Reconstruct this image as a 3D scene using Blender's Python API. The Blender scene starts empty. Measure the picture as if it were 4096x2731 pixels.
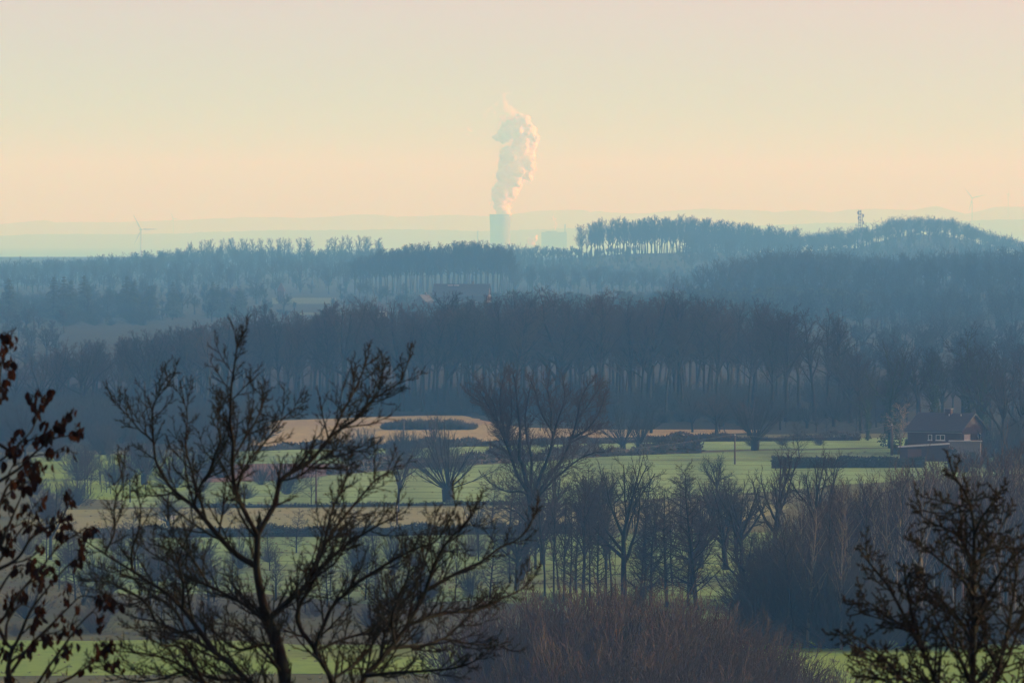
import bpy, bmesh, math, random
import numpy as np
from mathutils import Vector, Matrix

# ------------------------------------------------------------------ camera, sky, sun, exposure
SC = bpy.context.scene
COL = SC.collection
EYE = 40.0            # eye height above the valley floor
F = 200.0 / 36.0 * 1024.0
HOR = 225.0           # row of the eye level
SUN_AZ, SUN_EL = 78.0, 11.0

cam_d = bpy.data.cameras.new('camera')
cam = bpy.data.objects.new('camera', cam_d)
COL.objects.link(cam)
cam_d.sensor_width = 36.0
cam_d.lens = 200.0
cam_d.clip_start = 0.5
cam_d.clip_end = 150000.0
cam_d.dof.use_dof = True
cam_d.dof.focus_distance = 900.0
cam_d.dof.aperture_fstop = 12.0
cam.location = (0, 0, EYE)
cam.rotation_euler = (math.radians(90) - math.atan((341.0 - HOR) / F), 0, 0)
SC.camera = cam

world = bpy.data.worlds.new('World')
SC.world = world
world.use_nodes = True
wn = world.node_tree
bg = wn.nodes['Background']
sky = wn.nodes.new('ShaderNodeTexSky')
sky.sky_type = 'NISHITA'
sky.sun_disc = False
sky.sun_elevation = math.radians(SUN_EL)
sky.sun_rotation = math.radians(SUN_AZ)
sky.altitude = 80
sky.air_density = 1.0
sky.dust_density = 3.0
sky.ozone_density = 1.0
tint = wn.nodes.new('ShaderNodeMix'); tint.data_type = 'RGBA'; tint.blend_type = 'MULTIPLY'
tint.inputs['Factor'].default_value = 1.0
tint.inputs[7].default_value = (2.06, 1.0, 0.925, 1)      # warm winter afternoon murk
wn.links.new(sky.outputs[0], tint.inputs[6])
wn.links.new(tint.outputs[2], bg.inputs[0])
bg.inputs[1].default_value = 0.10

sun_d = bpy.data.lights.new('sun', 'SUN')
sun_d.energy = 5.0
sun_d.angle = math.radians(0.5)
sun_d.color = (0.50, 0.785, 0.765)
sun = bpy.data.objects.new('sun', sun_d)
COL.objects.link(sun)
sdir = Vector((math.sin(math.radians(SUN_AZ)) * math.cos(math.radians(SUN_EL)),
               math.cos(math.radians(SUN_AZ)) * math.cos(math.radians(SUN_EL)), math.sin(math.radians(SUN_EL))))
sun.rotation_euler = sdir.to_track_quat('Z', 'Y').to_euler()
sun.location = (200, 100, 300)

SC.view_settings.view_transform = 'Standard'
SC.view_settings.look = 'None'
SC.view_settings.exposure = 0.76
SC.view_settings.gamma = 1.0
SC.cycles.use_denoising = True
SC.cycles.denoising_prefilter = 'ACCURATE'
SC.cycles.max_bounces = 8
SC.cycles.volume_bounces = 3
SC.cycles.diffuse_bounces = 3
SC.cycles.transparent_max_bounces = 16

# ------------------------------------------------------------------ helpers
def at(px, py, d):
    return Vector(((px - 512.0) * d / F, d, EYE - (py - HOR) * d / F))

def gx(px, d):
    return (px - 512.0) * d / F

def gd(py, z=0.0):                       # distance of the flat ground at a picture row
    return (EYE - z) * F / (py - HOR)

def zat(py, d):
    return EYE - (py - HOR) * d / F

def interp(pts, x):
    return float(np.interp(x, [p[0] for p in pts], [p[1] for p in pts]))

def tag(o, label=None, cat=None, group=None, kind=None):
    if label: o['label'] = label
    if cat: o['category'] = cat
    if group: o['group'] = group
    if kind: o['kind'] = kind
    return o

def link(name, me, mats, parent=None):
    o = bpy.data.objects.new(name, me)
    COL.objects.link(o)
    if mats is not None:
        for m in (mats if isinstance(mats, (list, tuple)) else [mats]):
            if m.name not in [x.name for x in me.materials if x]:
                me.materials.append(m)
    if parent is not None:
        o.parent = parent
    return o

def empty(name, loc=(0, 0, 0), rz=0.0):
    o = bpy.data.objects.new(name, None)
    o.empty_display_size = 0.5
    COL.objects.link(o)
    o.location = loc
    o.rotation_euler = (0, 0, rz)
    return o

def quads_mesh(name, V, Q, smooth=False):
    me = bpy.data.meshes.new(name)
    V = np.asarray(V, dtype=np.float32); Q = np.asarray(Q, dtype=np.int32)
    k = Q.shape[1]
    me.vertices.add(len(V)); me.vertices.foreach_set('co', V.ravel())
    me.loops.add(Q.size); me.loops.foreach_set('vertex_index', Q.ravel())
    me.polygons.add(len(Q))
    me.polygons.foreach_set('loop_start', np.arange(0, Q.size, k, dtype=np.int32))
    if smooth:
        me.polygons.foreach_set('use_smooth', np.ones(len(Q), dtype=bool))
    me.update(calc_edges=True)
    return me

def tube_arrays(S, sides=3):
    """S: (N,8) p0 p1 r0 r1 -> prism vertices and quads"""
    S = np.asarray(S, dtype=np.float64)
    p0, p1, r0, r1 = S[:, 0:3], S[:, 3:6], S[:, 6], S[:, 7]
    a = p1 - p0
    a /= np.maximum(np.linalg.norm(a, axis=1), 1e-9)[:, None]
    ref = np.where(np.abs(a[:, 2:3]) < 0.9, np.array([[0, 0, 1.0]]), np.array([[1.0, 0, 0]]))
    u = np.cross(a, ref); u /= np.linalg.norm(u, axis=1)[:, None]
    v = np.cross(a, u)
    N = len(S)
    ang = np.arange(sides) * 2 * math.pi / sides
    ca, sa = np.cos(ang), np.sin(ang)
    ring = u[:, None, :] * ca[None, :, None] + v[:, None, :] * sa[None, :, None]
    V = np.empty((N, 2, sides, 3))
    V[:, 0] = p0[:, None, :] + ring * r0[:, None, None]
    V[:, 1] = p1[:, None, :] + ring * r1[:, None, None]
    b = (np.arange(N) * 2 * sides)[:, None]
    i = np.arange(sides)[None, :]; j = (np.arange(sides)[None, :] + 1) % sides
    Q = np.stack([b + i, b + j, b + sides + j, b + sides + i], axis=2).reshape(-1, 4)
    return V.reshape(-1, 3), Q

def tube_mesh(name, S, sides=3, smooth=False):
    V, Q = tube_arrays(S, sides)
    return quads_mesh(name, V, Q, smooth)

def bm_obj(name, bm, mat, parent=None, smooth=False):
    me = bpy.data.meshes.new(name)
    bm.normal_update()
    bm.to_mesh(me); bm.free()
    if smooth:
        for p in me.polygons: p.use_smooth = True
    return link(name, me, mat, parent)

def add_box(bm, cx, cy, cz, sx, sy, sz, rz=0.0):
    m = Matrix.Translation((cx, cy, cz)) @ Matrix.Rotation(rz, 4, 'Z') @ Matrix.Diagonal((sx, sy, sz, 1))
    return bmesh.ops.create_cube(bm, size=1.0, matrix=m)['verts']

def add_cyl(bm, p0, p1, r0, r1, n=12):
    p0 = Vector(p0); p1 = Vector(p1); d = p1 - p0
    q = d.to_track_quat('Z', 'Y').to_matrix().to_4x4()
    return bmesh.ops.create_cone(bm, cap_ends=True, segments=n, radius1=r0, radius2=r1, depth=d.length,
                                 matrix=Matrix.Translation((p0 + p1) / 2) @ q)['verts']

# ------------------------------------------------------------------ materials
MATS = {}
def mat(name, c, c2=None, scale=1.0, rough=0.9, detail=4.0, mix=0.5, spec=0.2, bump=0.0, trans=0.0, coord='Object', stretch=None):
    if name in MATS: return MATS[name]
    m = bpy.data.materials.new(name); m.use_nodes = True
    nt = m.node_tree; b = nt.nodes['Principled BSDF']
    b.inputs['Roughness'].default_value = rough
    b.inputs['Specular IOR Level'].default_value = spec
    b.inputs['Base Color'].default_value = (*c, 1)
    if c2 is not None:
        tc = nt.nodes.new('ShaderNodeTexCoord')
        no = nt.nodes.new('ShaderNodeTexNoise'); no.inputs['Scale'].default_value = scale
        no.inputs['Detail'].default_value = detail
        src = tc.outputs[coord]
        if stretch:
            mp = nt.nodes.new('ShaderNodeMapping'); mp.inputs['Scale'].default_value = stretch
            nt.links.new(src, mp.inputs[0]); src = mp.outputs[0]
        nt.links.new(src, no.inputs['Vector'])
        cr = nt.nodes.new('ShaderNodeValToRGB')
        cr.color_ramp.elements[0].position = 0.5 - mix / 2; cr.color_ramp.elements[1].position = 0.5 + mix / 2
        cr.color_ramp.elements[0].color = (*c, 1); cr.color_ramp.elements[1].color = (*c2, 1)
        nt.links.new(no.outputs[0], cr.inputs[0]); nt.links.new(cr.outputs[0], b.inputs['Base Color'])
        if bump:
            bp = nt.nodes.new('ShaderNodeBump'); bp.inputs['Strength'].default_value = bump
            nt.links.new(no.outputs[0], bp.inputs['Height']); nt.links.new(bp.outputs[0], b.inputs['Normal'])
    MATS[name] = m
    return m

def bark(name, c, var=0.35):
    """bark whose tone differs a little from tree to tree and along the wood"""
    if name in MATS: return MATS[name]
    m = bpy.data.materials.new(name); m.use_nodes = True
    nt = m.node_tree; b = nt.nodes['Principled BSDF']
    b.inputs['Roughness'].default_value = 0.95; b.inputs['Specular IOR Level'].default_value = 0.1
    oi = nt.nodes.new('ShaderNodeObjectInfo'); tc = nt.nodes.new('ShaderNodeTexCoord')
    no = nt.nodes.new('ShaderNodeTexNoise'); no.inputs['Scale'].default_value = 0.35; no.inputs['Detail'].default_value = 3
    nt.links.new(tc.outputs['Object'], no.inputs['Vector'])
    ad = nt.nodes.new('ShaderNodeMath'); ad.operation = 'ADD'
    nt.links.new(oi.outputs['Random'], ad.inputs[0]); nt.links.new(no.outputs[0], ad.inputs[1])
    mr = nt.nodes.new('ShaderNodeMapRange')
    mr.inputs['From Min'].default_value = 0.3; mr.inputs['From Max'].default_value = 1.7
    mr.inputs['To Min'].default_value = 1 - var; mr.inputs['To Max'].default_value = 1 + var
    nt.links.new(ad.outputs[0], mr.inputs[0])
    mx = nt.nodes.new('ShaderNodeMix'); mx.data_type = 'RGBA'; mx.blend_type = 'MULTIPLY'
    mx.inputs['Factor'].default_value = 1.0; mx.inputs[6].default_value = (*c, 1)
    nt.links.new(mr.outputs[0], mx.inputs[7]); nt.links.new(mx.outputs[2], b.inputs['Base Color'])
    MATS[name] = m
    return m

BARK = bark('bark', (0.017, 0.017, 0.016))
TWIG_BROWN = bark('twig_brown', (0.038, 0.027, 0.023))
TWIG_FAR = bark('twig_far', (0.017, 0.020, 0.020))
TWIG_GREY = bark('twig_grey', (0.025, 0.0235, 0.022))
TWIG_OCHRE = bark('twig_ochre', (0.068, 0.050, 0.036))
BIRCH = bark('birch_bark', (0.12, 0.11, 0.085))
IVY = mat('ivy', (0.012, 0.022, 0.008), (0.03, 0.05, 0.018), 1.5)
NEEDLE = mat('needle', (0.018, 0.03, 0.018), (0.04, 0.055, 0.028), 0.6)
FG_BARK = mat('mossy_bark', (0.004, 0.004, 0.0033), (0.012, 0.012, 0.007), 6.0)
DRY_LEAF = mat('dry_leaf', (0.035, 0.016, 0.010), (0.08, 0.036, 0.018), 9.0)

# ------------------------------------------------------------------ terrain
def sstep(a, b, x):
    t = np.clip((x - a) / (b - a), 0, 1); return t * t * (3 - 2 * t)

def terr(x, y):
    x = np.asarray(x, float); y = np.asarray(y, float)
    px = 512 + x * F / np.maximum(y, 200.0)
    z = np.maximum(38.3 - 0.1 * y, 0.0)
    # rise on the right, at four to five kilometres
    prof = np.interp(px, [470, 560, 620, 720, 800, 860, 890, 915, 940, 970, 1000, 1030, 1080, 1200],
                     [0, 9, 14, 16, 15, 18, 27, 30, 29, 24, 15, 7, 3, 0])
    fall = np.interp(px, [700, 800, 860], [4760, 4900, 5300])
    z = z + prof * sstep(3900, np.interp(px, [700, 860], [4600, 5200]), y) * (1 - np.clip((y - fall) / 900, 0, 1))
    # low swell on the left
    prof2 = np.interp(px, [-200, 0, 60, 140, 200, 330, 460, 520], [-10, -9, -4, 0, 5, 6, 4, 2])
    z = z + prof2 * sstep(3500, 4700, y) * (1 - sstep(4800, 6000, y))
    # spur on the right, nearer
    prof3 = np.interp(px, [640, 700, 760, 820, 1100, 1300], [0, 2, 6, 8, 9, 4])
    z = z + prof3 * sstep(2350, 2800, y) * (1 - sstep(3000, 3500, y))
    z = z - 70 * sstep(5600, 20000, y)
    return z

def tz(x, y): return float(terr(x, y))

ys = np.concatenate([np.arange(-160, 420, 20), np.arange(420, 2200, 90), np.arange(2200, 6200, 80), np.geomspace(6200, 58000, 70)])
us = np.linspace(-1, 1, 141)
half = 420 + 0.17 * np.maximum(ys, 0)
X = us[None, :] * half[:, None]; Y = np.repeat(ys[:, None], len(us), 1)
Z = terr(X, Y)
V = np.stack([X, Y, Z], 2).reshape(-1, 3)
nr, nc = X.shape
ii = (np.arange(nr - 1)[:, None] * nc + np.arange(nc - 1)[None, :]).ravel()
Q = np.stack([ii, ii + 1, ii + nc + 1, ii + nc], 1)

def grass_mat(name, a, b, c, big=0.02, small=0.5, stripe=None):
    if name in MATS: return MATS[name]
    m = bpy.data.materials.new(name); m.use_nodes = True
    nt = m.node_tree; bs = nt.nodes['Principled BSDF']
    bs.inputs['Roughness'].default_value = 1.0; bs.inputs['Specular IOR Level'].default_value = 0.05
    tc = nt.nodes.new('ShaderNodeTexCoord')
    n1 = nt.nodes.new('ShaderNodeTexNoise'); n1.inputs['Scale'].default_value = big; n1.inputs['Detail'].default_value = 5
    n2 = nt.nodes.new('ShaderNodeTexNoise'); n2.inputs['Scale'].default_value = small; n2.inputs['Detail'].default_value = 6
    for n in (n1, n2): nt.links.new(tc.outputs['Object'], n.inputs['Vector'])
    r1 = nt.nodes.new('ShaderNodeValToRGB')
    r1.color_ramp.elements[0].position = 0.36; r1.color_ramp.elements[1].position = 0.64
    r1.color_ramp.elements[0].color = (*a, 1); r1.color_ramp.elements[1].color = (*b, 1)
    nt.links.new(n1.outputs[0], r1.inputs[0])
    r2 = nt.nodes.new('ShaderNodeValToRGB')
    r2.color_ramp.elements[0].position = 0.45; r2.color_ramp.elements[1].position = 0.75
    nt.links.new(n2.outputs[0], r2.inputs[0])
    mx = nt.nodes.new('ShaderNodeMix'); mx.data_type = 'RGBA'
    nt.links.new(r2.outputs[0], mx.inputs['Factor']); nt.links.new(r1.outputs[0], mx.inputs[6]); mx.inputs[7].default_value = (*c, 1)
    out = mx.outputs[2]
    if stripe:
        wv = nt.nodes.new('ShaderNodeTexWave'); wv.inputs['Scale'].default_value = stripe[0]
        wv.inputs['Distortion'].default_value = 2.5; wv.inputs['Detail'].default_value = 3; wv.bands_direction = stripe[1]
        nt.links.new(tc.outputs['Object'], wv.inputs['Vector'])
        m2 = nt.nodes.new('ShaderNodeMix'); m2.data_type = 'RGBA'; m2.blend_type = 'MULTIPLY'
        mr = nt.nodes.new('ShaderNodeMapRange'); mr.inputs['To Min'].default_value = 0.82; mr.inputs['To Max'].default_value = 1.08
        nt.links.new(wv.outputs['Fac'], mr.inputs[0])
        m2.inputs['Factor'].default_value = 1.0
        nt.links.new(out, m2.inputs[6]); nt.links.new(mr.outputs[0], m2.inputs[7]); out = m2.outputs[2]
    if stripe:
        wv = nt.nodes.new('ShaderNodeTexWave'); wv.inputs['Scale'].default_value = 0.018; wv.bands_direction = 'Y'
        wv.inputs['Distortion'].default_value = 1.2; wv.inputs['Detail Scale'].default_value = .2
        mp = nt.nodes.new('ShaderNodeMapping'); mp.inputs['Rotation'].default_value = (0, 0, .22)
        nt.links.new(tc.outputs['Object'], mp.inputs[0]); nt.links.new(mp.outputs[0], wv.inputs['Vector'])
        cr = nt.nodes.new('ShaderNodeValToRGB')
        cr.color_ramp.elements[0].position = .955; cr.color_ramp.elements[1].position = .985
        cr.color_ramp.elements[0].color = (1, 1, 1, 1); cr.color_ramp.elements[1].color = (.62, .58, .5, 1)
        nt.links.new(wv.outputs['Fac'], cr.inputs[0])
        m3 = nt.nodes.new('ShaderNodeMix'); m3.data_type = 'RGBA'; m3.blend_type = 'MULTIPLY'; m3.inputs['Factor'].default_value = 1.0
        nt.links.new(out, m3.inputs[6]); nt.links.new(cr.outputs[0], m3.inputs[7]); out = m3.outputs[2]
    nt.links.new(out, bs.inputs['Base Color'])
    MATS[name] = m
    return m

ROUGH = grass_mat('rough_ground', (0.020, 0.024, 0.018), (0.028, 0.032, 0.02), (0.018, 0.024, 0.014), 0.01, 0.2)
VALLEY = grass_mat('valley_grass', (0.09, 0.115, 0.045), (0.125, 0.13, 0.06), (0.08, 0.09, 0.04), 0.02, 0.4)
MEADOW = grass_mat('meadow_grass', (0.18, 0.31, 0.115), (0.225, 0.345, 0.135), (0.15, 0.26, 0.09), 0.012, 0.35, (0.02, 'X'))
LUSH = grass_mat('lush_grass', (0.16, 0.29, 0.05), (0.21, 0.33, 0.065), (0.14, 0.25, 0.05), 0.03, 0.5)
DRYG = grass_mat('dry_grass', (0.20, 0.235, 0.10), (0.24, 0.25, 0.12), (0.18, 0.215, 0.09), 0.02, 0.4)
STUB = grass_mat('stubble', (0.31, 0.27, 0.125), (0.37, 0.315, 0.15), (0.25, 0.22, 0.105), 0.03, 0.5)
SOIL = grass_mat('soil', (0.15, 0.09, 0.065), (0.18, 0.11, 0.08), (0.12, 0.08, 0.05), 0.05, 0.5)
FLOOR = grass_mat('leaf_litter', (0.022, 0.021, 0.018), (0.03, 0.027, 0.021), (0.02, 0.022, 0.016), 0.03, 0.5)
FARG = grass_mat('far_grass', (0.075, 0.105, 0.055), (0.095, 0.12, 0.06), (0.065, 0.09, 0.045), 0.02, 0.3)
ASPH = mat('asphalt', (0.11, 0.11, 0.115), (0.16, 0.16, 0.165), 0.8)

ground = link('ground', quads_mesh('ground', V, Q, True), ROUGH)
tag(ground, 'wide valley floor of rough winter grass', 'ground', kind='structure')

NFIELD = [0]
def field(name, pts, m, label, cat='field', lift=None):
    """flat sheet on the valley floor, outlined by rows and columns of the picture"""
    NFIELD[0] += 1
    h = lift if lift else 0.006 + 0.006 * NFIELD[0]
    bm = bmesh.new()
    vs = []
    R = random.Random(NFIELD[0] * 7)
    P = [(gx(px, gd(py)), gd(py)) for px, py in pts]
    for (ax, ay), (bx, by) in zip(P, P[1:] + P[:1]):          # uneven, mown-round edges
        n = max(1, int(math.hypot(bx - ax, by - ay) / 5)); ph = R.random() * 6
        for k in range(n):
            t = k / n; w = math.sin(3.14159 * t)
            vs.append(bm.verts.new((ax + (bx - ax) * t + w * R.uniform(-.8, .8), ay + (by - ay) * t + w * (R.uniform(-1.3, 1.3) + 2.0 * math.sin(ph + t * n * .35)), h)))
    f = bm.faces.new(vs)
    f.normal_update()
    if f.normal.z < 0: f.normal_flip()
    bmesh.ops.triangulate(bm, faces=[f])
    o = bm_obj(name, bm, m)
    return tag(o, label, cat, kind='structure')

field('field', [(-150, 454), (300, 447), (500, 443), (760, 434), (1200, 430), (1200, 700), (900, 735), (100, 735), (-150, 700)],
      VALLEY, 'rough winter grass of the valley floor', 'grassland')
field('field', [(255, 425), (277, 420), (425, 415), (462, 415), (520, 427), (600, 429), (760, 429.5), (760, 432), (620, 437), (500, 440), (400, 444), (250, 446)],
      STUB, 'tan stubble field in front of the dark wood')
field('meadow', [(200, 452), (300, 449), (430, 448), (560, 442), (700, 440), (950, 437), (1100, 436), (1100, 446), (860, 447), (640, 452), (440, 461), (200, 464)],
      MEADOW, 'narrow green meadow beyond the hedge bank')
field('field', [(180, 466), (250, 463.5), (330, 464), (333, 470), (326, 475), (290, 480), (205, 482)], SOIL, 'reddish bare earth patch beside the meadow')
field('meadow', [(120, 484), (290, 480), (330, 475), (378, 471), (523, 462), (640, 454), (775, 450), (889, 448), (1100, 446), (1100, 470), (880, 482), (640, 500), (440, 505), (120, 507)],
      MEADOW, 'broad pale green meadow in mid valley')
field('meadow', [(30, 458), (60, 455), (110, 454), (180, 457), (196, 468), (185, 490), (120, 500), (60, 497), (28, 480)], LUSH, 'small green meadow glimpsed behind bare trees at left')
field('field', [(40, 510), (250, 508), (480, 506.5), (640, 502), (740, 500), (790, 507), (760, 520), (640, 524), (480, 526), (200, 529), (60, 533), (20, 522)],
      DRYG, 'dry grass field above the low hedge bank')
field('meadow', [(30, 540), (300, 536), (560, 534), (800, 532), (860, 560), (800, 610), (700, 622), (560, 612), (480, 600), (380, 606), (250, 592), (120, 594), (30, 575)], MEADOW, 'green pasture behind the alder trunks')
field('meadow', [(-40, 640), (150, 640), (300, 645), (600, 644), (640, 655), (600, 672), (300, 674), (-40, 678)], LUSH, 'bright green meadow strip behind the dark foreground branches')
field('meadow', [(690, 636), (800, 640), (1100, 648), (1100, 720), (740, 720), (690, 668)], LUSH, 'bright grass below the thicket at right')
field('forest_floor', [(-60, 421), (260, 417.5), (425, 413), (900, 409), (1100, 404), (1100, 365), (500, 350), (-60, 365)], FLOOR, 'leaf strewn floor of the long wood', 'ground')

# far strips of pale field on the low ground behind the wood
def strip(px0, px1, d0, d1, m, label):
    NFIELD[0] += 1
    n = 12
    Vv = []
    for d in (d0, d1):
        for i in range(n + 1):
            p = px0 + (px1 - px0) * i / n
            x = gx(p, d); Vv.append((x, d, tz(x, d) + 0.15 + 0.01 * NFIELD[0]))
    Qq = [(i, i + 1, n + 2 + i, n + 1 + i) for i in range(n)]
    return tag(link('field', quads_mesh('field', Vv, Qq), m), label, 'field', kind='structure')
strip(272, 336, 2880, 3120, FARG, 'thin faint green field strip in the haze right of the small turret')
strip(300, 352, 2520, 2600, FARG, 'thin pale field strip just above the crest of the long wood at left')
strip(563, 608, 2650, 2740, FARG, 'thin distant cream field under the poplar row')

# ------------------------------------------------------------------ far hills
def hills(name, prof, d, depth, base, label, seed, slope=1.0):
    rng = np.random.RandomState(seed)
    pxs = np.arange(prof[0][0], prof[-1][0] + 0.1, 2.0)
    tops = np.array([zat(interp(prof, p), d) for p in pxs])
    w = np.zeros_like(tops)
    for k, a in ((5, 5.0), (17, 2.0), (60, 1.0)):
        ph = rng.rand(3) * 9
        w += a * (np.sin(pxs / 1024 * k * 6.28 + ph[0]) + 0.6 * np.sin(pxs / 1024 * k * 9.1 + ph[1])) * 0.5
    tops = tops + w + rng.normal(0, 1.2, len(tops))
    vv = np.linspace(-1, 1, 15)
    Vv = []
    for t in vv:
        g = math.exp(-(t * 2.0) ** 2) - math.exp(-4.0)
        for p, tp in zip(pxs, tops):
            Vv.append((gx(p, d), d + t * depth, base - 2 + (tp - base + 2) * g / (1 - math.exp(-4.0))))
    n = len(pxs)
    a = (np.arange(14)[:, None] * n + np.arange(n - 1)[None, :]).ravel()
    Qq = np.stack([a, a + 1, a + n + 1, a + n], 1)
    m = mat('wooded_hill', (0.035, 0.045, 0.03), (0.06, 0.065, 0.045), 0.004)
    return tag(link(name, quads_mesh(name, Vv, Qq, True), m), label, 'hills', kind='structure')

HP = [(-220, 224), (0, 223.5), (45, 220), (55, 222), (117, 221.8), (175, 220), (245, 216.5), (303, 218), (332, 217), (353, 214), (374, 213.6),
      (396, 216), (449, 214.8), (490, 216), (514, 214), (535, 210.7), (570, 209.3), (586, 210), (589, 211.8), (597, 210.7), (623, 213), (646, 213),
      (664, 210.7), (705, 208.9), (769, 210.7), (772, 211.8), (805, 209), (831, 211.8), (848, 209), (878, 209), (913, 210), (936, 205.6), (965, 213.6),
      (977, 211), (995, 206.6), (1024, 206), (1250, 208)]
hills('hills', HP, 44000, 5000, -70, 'long pale blue hill chain on the horizon', 3)
HP2 = [(-220, 236), (0, 236), (60, 233), (150, 234), (300, 229), (480, 230), (700, 226), (900, 222), (965, 220.6), (1024, 219), (1250, 221)]
hills('hills', HP2, 31000, 4000, -70, 'lower pale hill swell in front of the horizon chain', 8)

# ------------------------------------------------------------------ haze
def make_haze():
    bm = bmesh.new()
    x1 = 13000.0
    add_box(bm, 0, (60000 - 400) / 2, (700 - 90) / 2, 2 * x1, 60400, 790)
    m = bpy.data.materials.new('haze'); m.use_nodes = True
    nt = m.node_tree; nt.nodes.clear()
    out = nt.nodes.new('ShaderNodeOutputMaterial')
    pv = nt.nodes.new('ShaderNodeVolumePrincipled')
    pv.inputs['Color'].default_value = (0.135, 0.43, 1.0, 1)
    pv.inputs['Absorption Color'].default_value = (1, 1, 1, 1)
    pv.inputs['Density'].default_value = 2.35e-4
    pv.inputs['Anisotropy'].default_value = 0.0
    nt.links.new(pv.outputs[0], out.inputs['Volume'])
    o = bm_obj('haze', bm, m)
    tag(o, 'thin blue winter haze filling the whole valley', 'haze', kind='stuff')
make_haze()

# ------------------------------------------------------------------ growing trees
def vnorm(v):
    l = math.sqrt(v[0] * v[0] + v[1] * v[1] + v[2] * v[2]) or 1e-9
    return (v[0] / l, v[1] / l, v[2] / l)

def tilt(d, ang, az):
    """direction leaning by ang away from d, turned by az round it"""
    ref = (0, 0, 1) if abs(d[2]) < 0.95 else (1, 0, 0)
    u = vnorm((d[1] * ref[2] - d[2] * ref[1], d[2] * ref[0] - d[0] * ref[2], d[0] * ref[1] - d[1] * ref[0]))
    v = (d[1] * u[2] - d[2] * u[1], d[2] * u[0] - d[0] * u[2], d[0] * u[1] - d[1] * u[0])
    c, s = math.cos(ang), math.sin(ang)
    ca, sa = math.cos(az), math.sin(az)
    return vnorm(tuple(d[i] * c + (u[i] * ca + v[i] * sa) * s for i in range(3)))

def L(n, t0, t1, ang, ratio, steps, wob, up, rr=0.5, rmin=0.02, shape=0.5, angv=10, taper=0.25):
    return dict(n=n, t0=t0, t1=t1, ang=ang, ratio=ratio, steps=steps, wob=wob, up=up, rr=rr, rmin=rmin, shape=shape, angv=angv, taper=taper)

def branch(R, p, d, length, r, spec, lvl, out):
    S = spec[lvl]
    n = S['steps']; st = length / n
    pts = [(p, d, r)]
    w = S['wob']; up = S['up']; tp = S['taper']
    for i in range(n):
        d = vnorm((d[0] + R.gauss(0, w), d[1] + R.gauss(0, w), d[2] + R.gauss(0, w) + up))
        q = (p[0] + d[0] * st, p[1] + d[1] * st, p[2] + d[2] * st)
        r2 = max(r * (1 - (1 - tp) * (i + 1) / n), S['rmin'] * 0.6)
        out.append((*p, *q, pts[-1][2], r2, lvl))
        pts.append((q, d, r2)); p = q
    if lvl + 1 < len(spec):
        C = spec[lvl + 1]
        az = R.random() * 6.28
        nn = C['n'] if C['n'] >= 1 else (1 if R.random() < C['n'] else 0)
        for k in range(int(nn)):
            t = C['t0'] + (C['t1'] - C['t0']) * (k + R.random()) / nn
            f = min(t, 0.9999) * n; i = int(f); f -= i
            a, b = pts[i], pts[i + 1]
            q = tuple(a[0][j] + (b[0][j] - a[0][j]) * f for j in range(3))
            rl = a[2] + (b[2] - a[2]) * f
            az += 2.4 + R.gauss(0, 0.4)
            cd = tilt(b[1], math.radians(C['ang'] + R.gauss(0, C['angv'])), az)
            tt = (t - C['t0']) / max(1e-6, C['t1'] - C['t0'])
            ln = length * C['ratio'] * (1 - C['shape'] * tt) * R.uniform(0.75, 1.2)
            cr = max(min(rl * 0.8, r * C['rr']) * R.uniform(0.8, 1.1), C['rmin'])
            branch(R, q, cd, ln, cr, spec, lvl + 1, out)

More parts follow.
